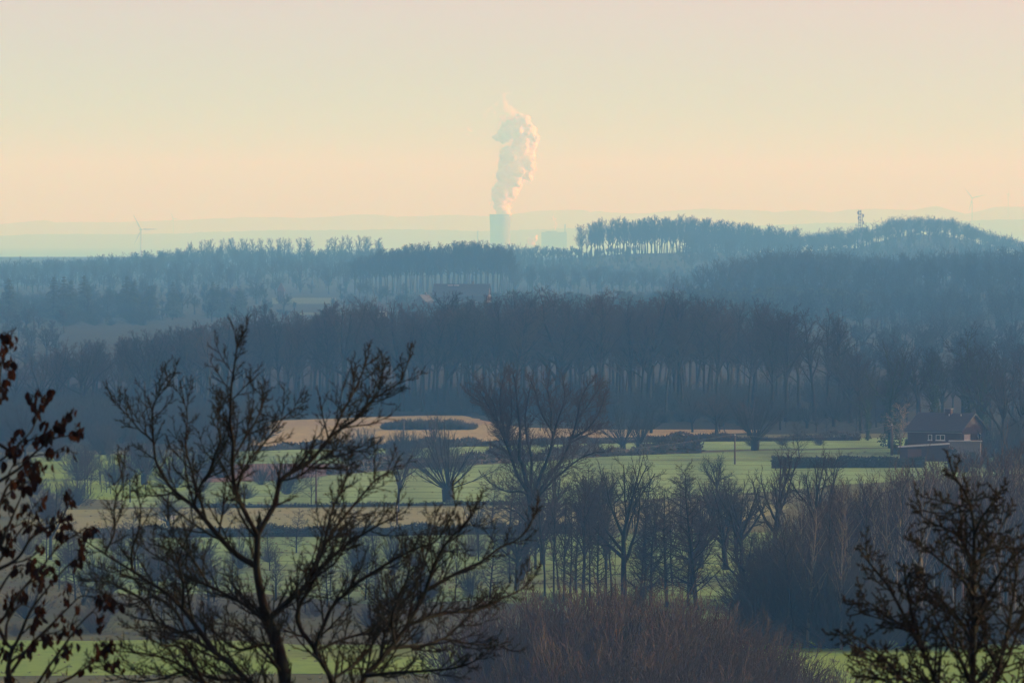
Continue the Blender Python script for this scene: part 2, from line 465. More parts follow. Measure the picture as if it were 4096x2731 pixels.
SPEC = {
    # spreading field oak or beech: short trunk, arching limbs, fine rounded edge
    'oak': (0.40, 0.030, [L(1, 0, 0, 0, 1, 5, .05, .05, taper=.6), L(8, .55, 1, 42, 1.35, 7, .13, .06, .55, .06, .25, 14),
                          L(8, .2, 1, 42, .45, 5, .16, .05, .5, .04, .5), L(6, .15, 1, 40, .48, 3, .18, .06, .5, .028, .4), L(5, .1, 1, 38, .5, 2, .15, .05, .5, .02, .3)]),
    # tall forest tree with a clear trunk
    'beech': (0.86, 0.017, [L(1, 0, 0, 0, 1, 9, .035, .06, taper=.3), L(17, .38, 1, 38, .36, 6, .11, .07, .5, .05, .50, 10),
                            L(7, .2, 1, 38, .48, 4, .16, .06, .5, .035, .4), L(6, .1, 1, 38, .5, 3, .18, .06, .5, .026, .4), L(4, .2, 1, 35, .5, 1, .1, .05, .5, .022, .3)]),
    'poplar': (0.90, 0.016, [L(1, 0, 0, 0, 1, 8, .035, .04, taper=.25), L(19, .28, 1, 24, .36, 6, .07, .05, .5, .06, .5, 6),
                             L(7, .25, 1, 28, .42, 4, .1, .07, .5, .045, .4), L(5, .2, 1, 28, .5, 2, .1, .06, .5, .035, .4)]),
    'alder': (0.98, 0.015, [L(1, 0, 0, 0, 1, 12, .02, .03, taper=.12), L(46, .12, .99, 66, .29, 6, .08, .035, .35, .03, .70, 9),
                            L(9, .15, 1, 45, .42, 3, .12, .03, .5, .019, .4), L(7, .1, 1, 40, .45, 2, .14, .04, .5, .014, .4)]),
    'slender': (0.95, 0.011, [L(1, 0, 0, 0, 1, 10, .03, .04, taper=.15), L(20, .28, 1, 30, .30, 6, .07, .06, .45, .03, .55, 9),
                              L(7, .2, 1, 32, .45, 4, .1, .06, .5, .018, .4), L(5, .2, 1, 30, .45, 2, .1, .05, .5, .013, .4)]),
    'pollard': (0.20, 0.055, [L(1, 0, 0, 0, 1, 3, .05, .02, taper=1.05), L(30, .82, 1, 34, 3.7, 8, .035, .035, .16, .035, .1, 16),
                              L(8, .25, 1, 22, .30, 4, .07, .07, .5, .02, .4, 6), L(4, .2, 1, 25, .42, 2, .08, .05, .5, .014, .3)]),
    'shrub': (0.06, 0.012, [L(1, 0, 0, 0, 1, 1, .02, 0, taper=1), L(64, .1, 1, 40, 15.5, 7, .06, .035, .6, .02, .1, 20),
                            L(9, .2, 1, 24, .28, 3, .09, .07, .6, .014, .35, 8), L(5, .1, 1, 26, .42, 2, .1, .05, .6, .011, .3, 8)]),
    'sapling': (0.95, 0.012, [L(1, 0, 0, 0, 1, 6, .03, .04, taper=.15), L(16, .2, 1, 48, .4, 4, .1, .05, .5, .02, .6, 10),
                              L(7, .2, 1, 40, .45, 3, .12, .04, .5, .015, .4), L(4, .2, 1, 40, .5, 2, .1, .04, .5, .012, .3)]),
}

def low(spec, cut, thick, extra=None):
    """a plainer version for a wood kilometres away: fewer orders, stouter twigs"""
    h, r, ls = spec
    ls = [dict(x) for x in ls[:cut]]
    for x in ls[1:]: x['steps'] = max(2, x['steps'] // 2)
    ls[-1]['rmin'] = thick; ls[-1]['taper'] = 0.5
    if extra: ls[-1]['n'] = extra
    return (h, r, ls)
SPEC['oak_far'] = low(SPEC['oak'], 4, 0.055, 7)
SPEC['beech_far'] = low(SPEC['beech'], 4, 0.055, 6)
SPEC['poplar_far'] = low(SPEC['poplar'], 4, 0.07, 5)
SPEC['oak_mass'] = low(SPEC['oak'], 4, 0.10, 4)
SPEC['beech_mass'] = low(SPEC['beech'], 4, 0.10, 3)
SPEC['shrub_mass'] = low(SPEC['shrub'], 3, 0.05, 9)

def grow(kind, seed, H, lean=(0, 0)):
    R = random.Random(seed)
    h, r, ls = SPEC[kind]
    out = []
    branch(R, (0, 0, -0.3), vnorm((lean[0] + R.gauss(0, .02), lean[1] + R.gauss(0, .02), 1)), H * h, H * r, ls, 0, out)
    A = np.array(out)
    top = np.percentile(A[:, 5], 99.7)
    k = H / top
    A[:, 2] *= k; A[:, 5] *= k
    return A

PROTO = {}
def proto(kind, seed, H, trunk_mat, twig_mat, split=1):
    """trunk and crown meshes of one grown tree; limbs of order <= split belong to the trunk"""
    key = (kind, seed, H, trunk_mat.name, twig_mat.name, split)
    if key not in PROTO:
        A = grow(kind, seed, H)
        T = A[A[:, 8] <= split]; C = A[A[:, 8] > split]
        mt = tube_mesh('trunk', T[:, :8], 6, True); mt.materials.append(trunk_mat)
        mc = tube_mesh('crown', C[:, :8], 3); mc.materials.append(twig_mat)
        PROTO[key] = (mt, mc, H, kind)
    return PROTO[key]

def plant(name, pr, loc, height, rz, label, cat, group=None, wide=1.0, lean=0.0):
    k = height / pr[2]
    if name == 'bare_tree' and len(pr) > 3:
        name = {'oak': 'oak_tree', 'oak_far': 'oak_tree', 'beech': 'beech_tree', 'beech_far': 'beech_tree', 'alder': 'alder_tree', 'poplar_far': 'poplar_tree'}.get(pr[3], name)
    o = empty(name, loc, rz)
    o.scale = (k * wide, k * wide, k)
    if lean: o.rotation_euler = (RND.uniform(-lean, lean), RND.uniform(-lean * .5, lean * 1.4), rz)
    for nm, me in (('trunk', pr[0]), ('crown', pr[1])):
        c = bpy.data.objects.new(nm, me); COL.objects.link(c); c.parent = o
    return tag(o, label, cat, group)

def mass_mesh(name, items, sides=3):
    """many distant trees that read as one wood: items are (segments, loc, rz, sxy, sz)"""
    out = []
    for A, loc, rz, sx, sz in items:
        B = A[:, :8].copy()
        c, s = math.cos(rz), math.sin(rz)
        for o in (0, 3):
            x = B[:, o] * c - B[:, o + 1] * s; y = B[:, o] * s + B[:, o + 1] * c
            B[:, o] = x * sx + loc[0]; B[:, o + 1] = y * sx + loc[1]; B[:, o + 2] = B[:, o + 2] * sz + loc[2]
        out.append(B)
    return tube_mesh(name, np.concatenate(out), sides)

RND = random.Random(11)

# --- conifers
def conifer_mesh(seed, H, kind):
    R = random.Random(seed); segs = []
    if kind == 'spruce':
        n = int(H * 2.0)
        for i in range(n):
            t = 0.08 + 0.92 * (i + R.random() * .5) / n
            z = H * t; ln = H * 0.24 * (1 - t) ** 0.85 + 0.25
            for k in range(7):
                az = R.random() * 6.28; l2 = ln * R.uniform(.7, 1.1)
                p = (0, 0, z)
                for j in range(4):
                    f = (j + 1) / 4; q = (math.cos(az) * l2 * f, math.sin(az) * l2 * f, z - l2 * (0.35 * f) + l2 * .12 * f * f)
                    segs.append((*p, *q, 0.10, 0.07))
                    for m in range(3):
                        a2 = az + R.uniform(-1.1, 1.1); l3 = l2 * .28 * R.uniform(.6, 1.2)
                        segs.append((*q, q[0] + math.cos(a2) * l3, q[1] + math.sin(a2) * l3, q[2] - l3 * R.uniform(.2, .7), 0.16, 0.04))
                    p = q
        trunk = [(0, 0, -.3, 0, 0, H * .99, H * .014, .03)]
    else:
        trunk = []; p = (0, 0, -.3)
        for i in range(6):
            q = (p[0] + R.gauss(0, .15), p[1] + R.gauss(0, .15), H * .85 * (i + 1) / 6)
            trunk.append((*p, *q, H * .018 * (1 - i / 9), H * .018 * (1 - (i + 1) / 9))); p = q
        for i in range(26):
            t = R.uniform(.35, 1); az = R.random() * 6.28; ln = H * .26 * R.uniform(.4, 1) * (1.25 - .6 * t)
            b = trunk[min(5, int(t * 6 * .99))]; z = H * .85 * t
            c = (b[0] + math.cos(az) * ln, b[1] + math.sin(az) * ln, z + ln * .35)
            trunk.append((b[0], b[1], z, *c, .07, .03))
            for k in range(70):
                v = vnorm((R.gauss(0, 1), R.gauss(0, 1), R.gauss(0, .6) + .2)); rr = R.uniform(.1, .95) * H * .085
                s0 = (c[0] + v[0] * rr, c[1] + v[1] * rr, c[2] + v[2] * rr * .55)
                l3 = R.uniform(.25, .6)
                segs.append((*s0, s0[0] + v[0] * l3, s0[1] + v[1] * l3, s0[2] + (abs(v[2]) + .3) * l3, .11, .03))
    mt = tube_mesh('trunk', trunk, 6, True); mt.materials.append(BARK)
    mc = tube_mesh('crown', segs, 3); mc.materials.append(NEEDLE)
    return (mt, mc, H)
SPRUCE = [conifer_mesh(50 + i, 16, 'spruce') for i in range(3)]
PINE = [conifer_mesh(70 + i, 12, 'pine') for i in range(4)]

# ------------------------------------------------------------------ the long dark wood in mid view
BEECH = [proto('beech', 100 + i, 24, BARK, TWIG_BROWN if i % 3 else TWIG_GREY) for i in range(7)]
OAK = [proto('oak', 200 + i, 18, BARK, TWIG_BROWN if i % 2 else TWIG_GREY) for i in range(6)]
TOPW = [(-60, 360), (26, 356), (48, 345), (66, 336), (100, 335), (125, 333), (175, 325), (205, 316), (245, 309), (305, 305), (370, 301), (430, 295),
        (480, 296), (520, 292), (580, 290), (630, 292), (680, 292), (740, 299), (770, 305), (805, 309), (850, 313), (892, 322)]
WOODLAB = 'bare brown beech crowded among others in the long dark wood behind the stubble field'
rows = [(1185, 40, 235, 9.0, 'oak'), (1215, 235, 780, 6.3, 'beech'), (1228, 20, 800, 7.0, 'mix'), (1250, 30, 800, 7.2, 'beech'), (1275, 60, 800, 7.5, 'beech'), (1300, 90, 780, 8.5, 'beech'), (1330, 200, 760, 9.0, 'beech')]
for ri, (d, a, b, sp, kd) in enumerate(rows):
    x = gx(a, d); x1 = gx(b, d)
    while x < x1:
        xx = x + RND.uniform(-1.8, 1.8); dd = d + RND.uniform(-9, 9)
        px = 512 + xx * F / dd
        h = (zat(interp(TOPW, px), dd)) * RND.uniform(0.82, 1.05) * (0.93 if ri < 2 else 1.0)
        use = OAK if (kd == 'oak' or (kd == 'mix' and (px < 260 or RND.random() < .4))) else BEECH
        pr = RND.choice(use)
        if kd == 'oak' :
            lab, grp, cat = 'broad round crowned bare oak at the low left end of the long dark wood', 'oaks at the left end of the wood', 'tree'
        else:
            lab, grp, cat = WOODLAB, 'beeches of the long dark wood', 'tree'
            if use is OAK:
                lab, grp = 'bare broad crowned oak mixed in among the beeches of the long dark wood', 'oaks mixed into the long wood'
        kind = 'oak_tree' if use is OAK else 'beech_tree'
        plant(kind, pr, (xx, dd, 0), max(h, 9), RND.random() * 6.28, lab, kind[:-5], grp, wide=RND.uniform(.9, 1.15))
        x += sp * RND.uniform(.75, 1.25)
# deep rows of the same wood, read as one mass
beech_m = [grow('beech_mass', 300 + i, 24) for i in range(4)]
oak_m = [grow('oak_mass', 320 + i, 18) for i in range(4)]
shrub_m = [grow('shrub_mass', 340 + i, 4) for i in range(4)]
items = []
beech_n = [grow('beech_far', 310 + i, 24) for i in range(4)]
for d in range(1240, 1350, 22):
    x = gx(60 if d > 1280 else 150, d)
    while x < gx(800 if d > 1260 else 770, d):
        px = 512 + x * F / d
        h = zat(interp(TOPW, px) + 4, d) * RND.uniform(.8, 1.0)
        items.append((RND.choice(beech_n), (x, d + RND.uniform(-6, 6), 0), RND.random() * 6.28, h / 24 * 1.1, h / 24))
        x += 9.5 * RND.uniform(.7, 1.3)
for d in range(1355, 1500, 36):
    x = gx(130, d)
    while x < gx(745, d):
        px = 512 + x * F / d
        h = zat(interp(TOPW, px) + 3, d) * RND.uniform(.8, 1.0)
        items.append((RND.choice(beech_m), (x, d + RND.uniform(-8, 8), 0), RND.random() * 6.28, h / 24, h / 24))
        x += 8 * RND.uniform(.7, 1.3)
tag(link('woodland', mass_mesh('woodland', items), TWIG_BROWN), 'deep interior of the long dark wood behind its front trees', 'woodland', kind='stuff')
items = []
for k in range(360):
    px = RND.uniform(10, 900); d = RND.uniform(1150, 1320) if px > 560 else RND.uniform(1195, 1320)
    h = RND.uniform(2.5, 7) if px > 560 else RND.uniform(1.5, 4.5)
    items.append((RND.choice(shrub_m), (gx(px, d), d, 0), RND.random() * 6.28, h / 4, h / 4))
tag(link('undergrowth', mass_mesh('undergrowth', items), TWIG_GREY), 'grey brown brushwood along the foot of the long dark wood', 'undergrowth', kind='stuff')

# trees standing free at the right end of the wood
for px, d, top, pr in ((772, 1170, 318, BEECH[0]), (786, 1160, 304, BEECH[2]), (800, 1175, 312, BEECH[4]), (815, 1165, 311, BEECH[1]), (826, 1180, 308, BEECH[5]), (838, 1165, 316, BEECH[3]), (846, 1190, 318, BEECH[6])):
    plant('bare_tree', pr, (gx(px, d), d, 0), zat(top, d), RND.random() * 6.28,
          'tall bare tree with light gaps round its trunk at the right end of the wood', 'tree', 'tall trees at the right end of the wood', wide=1.15)

# ------------------------------------------------------------------ woods on the far ridges
def ridge_mass(name, px0, px1, d0, d1, drow, sp, hfun, kinds, m, label, seed, wide=1.1):
    R = random.Random(seed); it = []
    d = d0
    while d < d1:
        x = gx(px0, d)
        while x < gx(px1, d):
            xx = x + R.uniform(-3, 3); dd = d + R.uniform(-drow / 2, drow / 2)
            px = 512 + xx * F / dd
            h = hfun(px, dd) * (R.uniform(.82, 1.08) if R.random() < .6 else R.uniform(.4, .85))
            if h > 2:
                A, H0 = R.choice(kinds)
                it.append((A, (xx, dd, tz(xx, dd) - .2), R.random() * 6.28, h / H0 * wide, h / H0))
            x += sp * R.uniform(.7, 1.3)
        d += drow
    return tag(link(name, mass_mesh(name, it), m), label, 'woodland', kind='stuff')
bm24 = [(a, 24) for a in beech_m]; om18 = [(a, 18) for a in oak_m]
TOPC = [(-60, 262), (0, 260), (20, 258), (60, 256), (100, 253), (150, 248), (185, 246), (250, 244), (310, 246), (350, 245), (400, 247), (470, 243), (520, 242), (560, 243), (620, 248)]
ridge_mass('woodland', -40, 640, 4250, 4850, 58, 12.0, lambda p, d: min(24, max(8, zat(interp(TOPC, p) + 2, d) - tz(gx(p, d), d))), bm24 + om18, TWIG_FAR,
           'hazy blue wood along the far ridge left of the cooling tower', 5)
TOPD = [(690, 222), (720, 222), (760, 224), (800, 226), (840, 227), (860, 224), (880, 218), (905, 214.5), (930, 215), (955, 218), (975, 224), (1000, 233), (1020, 239), (1060, 241)]
ridge_mass('woodland', 690, 1070, 4050, 5320, 80, 14.0, lambda p, d: min(21, max(8, zat(interp(TOPD, p), d) - tz(gx(p, d), d))), bm24 + om18, TWIG_FAR,
           'hazy blue wood covering the rounded hill at right', 6, 1.3)
ridge_mass('woodland', 700, 1070, 5200, 5330, 32, 11.0, lambda p, d: min(24, max(4, zat(interp(TOPD, p), d) - tz(gx(p, d), d))), om18, TWIG_FAR,
           'close canopy along the crest of the rounded hill at right', 26, 1.35)
TOPE = [(690, 262), (745, 252), (770, 247), (800, 246), (850, 248), (900, 249), (960, 247), (1000, 244), (1060, 243)]
TOPC2 = [(-60, 282), (60, 276), (150, 272), (260, 270), (350, 268), (400, 262), (520, 262), (560, 264), (640, 268), (720, 272), (780, 276)]
ridge_mass('woodland', -40, 350, 3330, 4230, 80, 13.5, lambda p, d: min(20, max(6, zat(interp(TOPC2, p) - (d - 3230) * .026, d) - tz(gx(p, d), d))), bm24 + om18, TWIG_FAR,
           'hazy blue wood sloping down from the left ridge', 15)
ridge_mass('woodland', 515, 800, 3300, 4560, 60, 10.5, lambda p, d: min(17, max(4, zat(interp(TOPC2, p) + 4 - (d - 3300) * .010, d) - tz(gx(p, d), d))), bm24 + om18, TWIG_FAR,
           'hazy blue wood in the hollow below the poplar row', 16)
ridge_mass('woodland', 640, 1060, 2130, 2560, 45, 10.5, lambda p, d: min(15, max(4, zat(interp([(640, 300), (700, 290), (780, 284), (900, 285), (1060, 280)], p) - (d - 2130) * .02, d) - tz(gx(p, d), d))), bm24 + om18, TWIG_FAR,
           'blue grey lower wood under the spur at right', 17)
ridge_mass('woodland', 725, 1060, 2560, 3050, 52, 10.5, lambda p, d: min(21, max(6, zat(interp(TOPE, p) + (3050 - d) * .03, d) - tz(gx(p, d), d))), bm24 + om18, TWIG_FAR,
           'blue grey wood on the nearer spur at right', 7)
items = []
R5 = random.Random(77)
for k in range(520):
    px = R5.uniform(-20, 1050); d = R5.uniform(2250, 3000)
    if 150 < px < 430: continue
    h = R5.uniform(3, 8)
    x = gx(px, d); items.append((R5.choice(shrub_m), (x, d, tz(x, d)), R5.random() * 6.28, h / 4, h / 4))
tag(link('undergrowth', mass_mesh('undergrowth', items), TWIG_FAR), 'hazy brown scrub in the hollow beyond the long wood', 'undergrowth', kind='stuff')

ridge_mass('woodland', 728, 1070, 2960, 3060, 26, 8.0, lambda p, d: min(21, max(5, zat(interp(TOPE, p), d) - tz(gx(p, d), d))), om18, TWIG_FAR,
           'close canopy along the crest of the spur wood at right', 27, 1.3)
ridge_mass('woodland', 862, 1080, 1340, 1900, 60, 9.0, lambda p, d: 13 - (d - 1340) * .006, om18 + bm24, TWIG_GREY,
           'hazy mixed wood behind the brick house at right', 28, 1.1)
ridge_mass('woodland', -70, 60, 1350, 2300, 75, 11.0, lambda p, d: 10, om18 + bm24, TWIG_GREY,
           'hazy trees at the far left edge behind the low end of the long wood', 29, 1.1)
it = []
R6 = random.Random(88)
for k in range(190):
    px = R6.uniform(-40, 262); d = R6.uniform(1040, 1180); h = R6.uniform(2.5, 6.5)
    it.append((R6.choice(shrub_m), (gx(px, d), d, 0), R6.random() * 6.28, h / 4, h / 4))
tag(link('undergrowth', mass_mesh('undergrowth', it), TWIG_GREY), 'grey brushwood below the low left end of the long wood', 'undergrowth', kind='stuff')
ridge_mass('woodland', 90, 430, 2380, 3250, 75, 13.0, lambda p, d: 0 if (268 < p < 340 and 2750 < d) or (296 < p < 356 and d < 2640) or (408 < p < 500 and d > 2520) else 8 + 4 * math.sin(p * .11 + d * .01), om18 + bm24, TWIG_FAR,
           'scattered hazy trees in the hollow between the left ridge and the long wood', 30, 1.3)
# poplar row
POP = [proto('poplar_far', 400 + i, 28, BARK, TWIG_FAR) for i in range(7)]
TOPP = [(578, 226), (590, 222), (600, 218.5), (612, 217), (640, 217), (665, 216), (690, 215), (712, 219), (740, 222), (770, 225), (800, 227)]
for row, (d0, a, b, sp) in enumerate(((4640, 580, 770, 4.0), (4685, 590, 790, 4.4), (4730, 630, 800, 4.6))):
    px = a
    while px < b:
        d = d0 + RND.uniform(-12, 12); x = gx(px, d); z = tz(x, d)
        h = (zat(interp(TOPP, px), d) - z) * RND.uniform(.86, 1.06)
        plant('poplar_tree', RND.choice(POP), (x, d, z), h, RND.random() * 6.28,
              'slim upright poplar in the long row on the hill brow right of the cooling tower', 'poplar', 'row of poplars on the hill brow', wide=RND.uniform(.9, 1.5), lean=.09)
        px += sp * RND.choice((.5, .8, 1.0, 1.3, 1.5))
# skyline trees over the left ridge
TOPS = [(185, 242), (200, 239.5), (230, 237), (255, 238), (280, 237), (310, 236.5), (318, 240), (330, 237), (350, 234), (378, 237), (390, 241)]
for px in list(range(186, 316, 7)) + list(range(328, 386, 7)):
    d = 4560 + RND.uniform(-15, 15); x = gx(px + RND.uniform(-2, 2), d); z = tz(x, d)
    plant('bare_tree', RND.choice(POP), (x, d, z), zat(interp(TOPS, px), d) - z, RND.random() * 6.28,
          'slim bare tree breaking the skyline of the left ridge', 'tree', 'skyline trees on the left ridge', wide=1.2)
# nearer tall clump
BEF = [proto('beech_far', 420 + i, 26, BARK, TWIG_FAR) for i in range(5)]
OAF = [proto('oak_far', 440 + i, 18, BARK, TWIG_GREY) for i in range(5)]
TOPN = [(352, 258), (365, 252), (385, 246), (410, 243), (440, 242), (475, 240), (500, 243), (520, 250)]
for d0, sp in ((3300, 5.6), (3345, 6.5), (3390, 7)):
    px = 355
    while px < 516:
        d = d0 + RND.uniform(-15, 15); x = gx(px, d); z = tz(x, d)
        plant('bare_tree', RND.choice(BEF), (x, d, z), (zat(interp(TOPN, px), d) - z) * RND.uniform(.9, 1.03), RND.random() * 6.28,
              'tall dark bare tree in the clump below the cooling tower', 'tree', 'tall clump below the cooling tower', wide=1.0)
        px += sp * RND.uniform(.7, 1.3)
# oaks in front of the right spur
for px, top, d in ((668, 272, 2700), (683, 270, 2650), (703, 259, 2690), (716, 257, 2720), (730, 256, 2700), (745, 257, 2750), (762, 246, 2800), (779, 244, 2820), (795, 246, 2830), (815, 245, 2850)):
    x = gx(px, d); z = tz(x, d)
    plant('bare_tree', RND.choice(OAF), (x, d, z), zat(top, d) - z, RND.random() * 6.28,
          'round crowned bare tree at the left edge of the right hand spur wood', 'tree', 'round trees at the edge of the spur wood', wide=1.1)
# pines above the crest of the long wood
for k in range(26):
    px = 500 + k * 14.5 + RND.uniform(-5, 5); d = RND.uniform(2280, 2440); top = RND.uniform(286, 291) - (3 if k > 12 else 0)
    x = gx(px, d); z = tz(x, d)
    plant('pine_tree', RND.choice(PINE), (x, d, z), zat(top, d) - z, RND.random() * 6.28,
          'low dark green pine just above the crest of the long wood', 'pine', 'pines above the long wood', wide=1.3)
# spruces and bare trees, left
for px, top, d in ((9, 277, 2350), (54, 276, 2420), (64, 275.5, 2420), (71, 279, 2400), (84, 274, 2430), (127, 275, 2450), (134, 281, 2430), (149, 285, 2400), (152, 285, 2400), (173, 281, 2450), (213, 281, 2480), (218, 284, 2470), (225, 286, 2460), (240, 285, 2480)):
    x = gx(px, d); z = tz(x, d)
    plant('spruce_tree', RND.choice(SPRUCE), (x, d, z), zat(top, d) - z, RND.random() * 6.28,
          'pointed dark spruce rising over the hazy bare trees at far left', 'spruce', 'spruces at far left', wide=1.25)
for k in range(40):
    px = -12 + k * 6.9 + RND.uniform(-4, 4); d = RND.uniform(2500, 2950); top = RND.uniform(286, 302)
    if px > 190: top += 10
    x = gx(px, d); z = tz(x, d)
    plant('bare_tree', RND.choice(OAF + BEF[:2]), (x, d, z), zat(top, d) - z, RND.random() * 6.28,
          'hazy bare tree in the far left belt under the pointed spruces', 'tree', 'hazy belt at far left', wide=1.1)
for k in range(34):
    px = 870 + k * 5 + RND.uniform(-4, 4); d = RND.uniform(1750, 2500); top = RND.uniform(306, 326)
    x = gx(px, d); z = tz(x, d)
    plant('bare_tree', RND.choice(OAF + BEF[:3]), (x, d, z), zat(top, d) - z, RND.random() * 6.28,
          'hazy bare tree far beyond the brick house at the right edge', 'tree', 'hazy trees beyond the house', wide=1.1)

# ------------------------------------------------------------------ power station, turbines, mast
CONC = mat('concrete', (0.15, 0.15, 0.15), (0.19, 0.19, 0.185), 0.02)
STEEL = mat('grey_steel', (0.16, 0.17, 0.18), None)
WHITEM = mat('white_coating', (0.36, 0.37, 0.38), None)
def lathe(bm, prof, n=48, cx=0, cy=0):
    rings = []
    for r, z in prof:
        rings.append([bm.verts.new((cx + r * math.cos(6.28318 * k / n), cy + r * math.sin(6.28318 * k / n), z)) for k in range(n)])
    for a, b in zip(rings[:-1], rings[1:]):
        for k in range(n):
            bm.faces.new((a[k], a[(k + 1) % n], b[(k + 1) % n], b[k]))

DT = 20000.0
gb = -70.0
ct = empty('cooling_tower', (gx(500.2, DT), DT, gb))
tag(ct, 'giant pale concrete cooling tower with a tall white steam plume above it', 'cooling tower')
bm = bmesh.new()
zt = zat(214.4, DT) - gb
prof = []
for i in range(25):
    z = 9 + (zt - 9) * i / 24
    w = (z - zt * 0.45) / zt
    prof.append((35.4 * math.sqrt(1 + (w / 1.6) ** 2), z))
lathe(bm, prof + [(prof[-1][0] + .8, zt), (prof[-1][0] + .8, zt + 1.2), (prof[-1][0] - 1.2, zt + 1.2)] + [(r - 1.2, z) for r, z in reversed(prof)], 64)
bm_obj('shell', bm, CONC, ct, True)
bm = bmesh.new()
for k in range(40):
    a = 6.283 * k / 40; r1 = prof[0][0]; r0 = r1 + 4
    a2 = a + (0.08 if k % 2 else -0.08)
    add_cyl(bm, (r0 * math.cos(a), r0 * math.sin(a), -1), (r1 * math.cos(a2), r1 * math.sin(a2), 9.5), .6, .5, 6)
bm_obj('support_columns', bm, CONC, ct)

fx = empty('boiler_house', (gx(554, 20500), 20500, gb))
tag(fx, 'blocky power station boiler house on the skyline beside the cooling tower', 'power station')
k = 20500 / F
bm = bmesh.new()
ht = zat(231.8, 20500) - gb
add_box(bm, 0, 0, ht / 2, 25.4 * k, 60, ht)
bm_obj('wall', bm, CONC, fx)
bm = bmesh.new(); add_box(bm, -3 * k, 0, ht + 2, 11 * k, 40, 4); bm_obj('roof_plant', bm, STEEL, fx)
bm = bmesh.new()
for i in range(3): add_box(bm, 0, -30.3, ht * (.62 + .13 * i), 25.0 * k, 0.5, 3)
bm_obj('louvre_band', bm, STEEL, fx)
bm = bmesh.new(); h2 = zat(223.8, 20500) - gb
add_cyl(bm, (11 * k, -10, ht - 1), (11 * k, -10, h2), 2.6, 2.2, 16); bm_obj('stack', bm, CONC, fx, True)

def chimney(px, top, d, r, lab):
    o = empty('chimney', (gx(px, d), d, gb))
    h = zat(top, d) - gb
    bm = bmesh.new(); lathe(bm, [(r * 1.5, -1), (r * 1.2, h * .5), (r, h), (r * .8, h), (r * .8, h - 6)], 20); bm_obj('shaft', bm, CONC, o, True)
    bm = bmesh.new(); lathe(bm, [(r * 1.25, h - 9), (r * 1.25, h - 7)], 20); bm_obj('gallery', bm, STEEL, o)
    tag(o, lab, 'chimney')
chimney(477.7, 230.6, 19800, 2.6, 'slim distant chimney left of the cooling tower')

def turbine(px, hub_y, d, blade_px, angs, yaw, lab):
    R0 = blade_px * d / F
    zb = tz(gx(px, d), d) if d < 58000 else gb
    hz = zat(hub_y, d) - zb
    o = empty('wind_turbine', (gx(px, d), d, zb))
    bm = bmesh.new(); lathe(bm, [(2.6, 0), (2.2, hz * .5), (1.5, hz - 1.5)], 20); bm_obj('tower', bm, WHITEM, o, True)
    bm = bmesh.new()
    vs = add_box(bm, 0, 2.5, hz, 4, 11, 4); bmesh.ops.bevel(bm, geom=bm.edges[:], offset=.8, segments=2, affect='EDGES')
    bmesh.ops.rotate(bm, cent=(0, 0, hz), matrix=Matrix.Rotation(yaw, 3, 'Z'), verts=bm.verts); bm_obj('nacelle', bm, WHITEM, o)
    rot = Matrix.Translation((0, 0, hz)) @ Matrix.Rotation(yaw, 4, 'Z')
    bm = bmesh.new(); bmesh.ops.create_uvsphere(bm, u_segments=16, v_segments=10, radius=2.2, matrix=rot @ Matrix.Translation((0, -4, 0))); bm_obj('hub', bm, WHITEM, o, True)
    for a in angs:
        bm = bmesh.new()
        st = [(0.0, 1.1, 1.1), (.06, 1.2, 1.0), (.2, 2.2, .55), (.5, 1.5, .35), (.8, .9, .2), (1.0, .25, .08)]
        rg = []
        for t, c, th in st:
            rg.append([bm.verts.new((c * math.cos(q) - c * .25, -4 + th * math.sin(q) - t * t * 1.5, 1.5 + t * (R0 - 1.5))) for q in [6.2832 * j / 10 for j in range(10)]])
        for p, q in zip(rg[:-1], rg[1:]):
            for j in range(10): bm.faces.new((p[j], p[(j + 1) % 10], q[(j + 1) % 10], q[j]))
        bm.faces.new(rg[-1]); bm.faces.new(rg[0])
        bmesh.ops.transform(bm, matrix=rot @ Matrix.Rotation(math.radians(a), 4, 'Y'), verts=bm.verts)
        bm_obj('blade', bm, WHITEM, o, True)
    tag(o, lab, 'wind turbine', 'wind turbines on the horizon')
turbine(141.0, 229.2, 15000, 17.2, (-31, 89, 209), .45, 'wind turbine over the left ridge, its three blades clear against pale hills')
turbine(173.3, 218.6, 32000, 7.0, (-24, 96, 216), .4, 'tiny faint wind turbine on the pale hill crest near the left ridge')
turbine(972.0, 197.6, 25000, 14.5, (-42, 78, 198), .35, 'faint tall wind turbine rising over the rounded wooded hill')
turbine(1008.0, 194.0, 34000, 9.0, (0, 120, 240), 1.2, 'very faint wind turbine seen edge on beside the right picture edge')

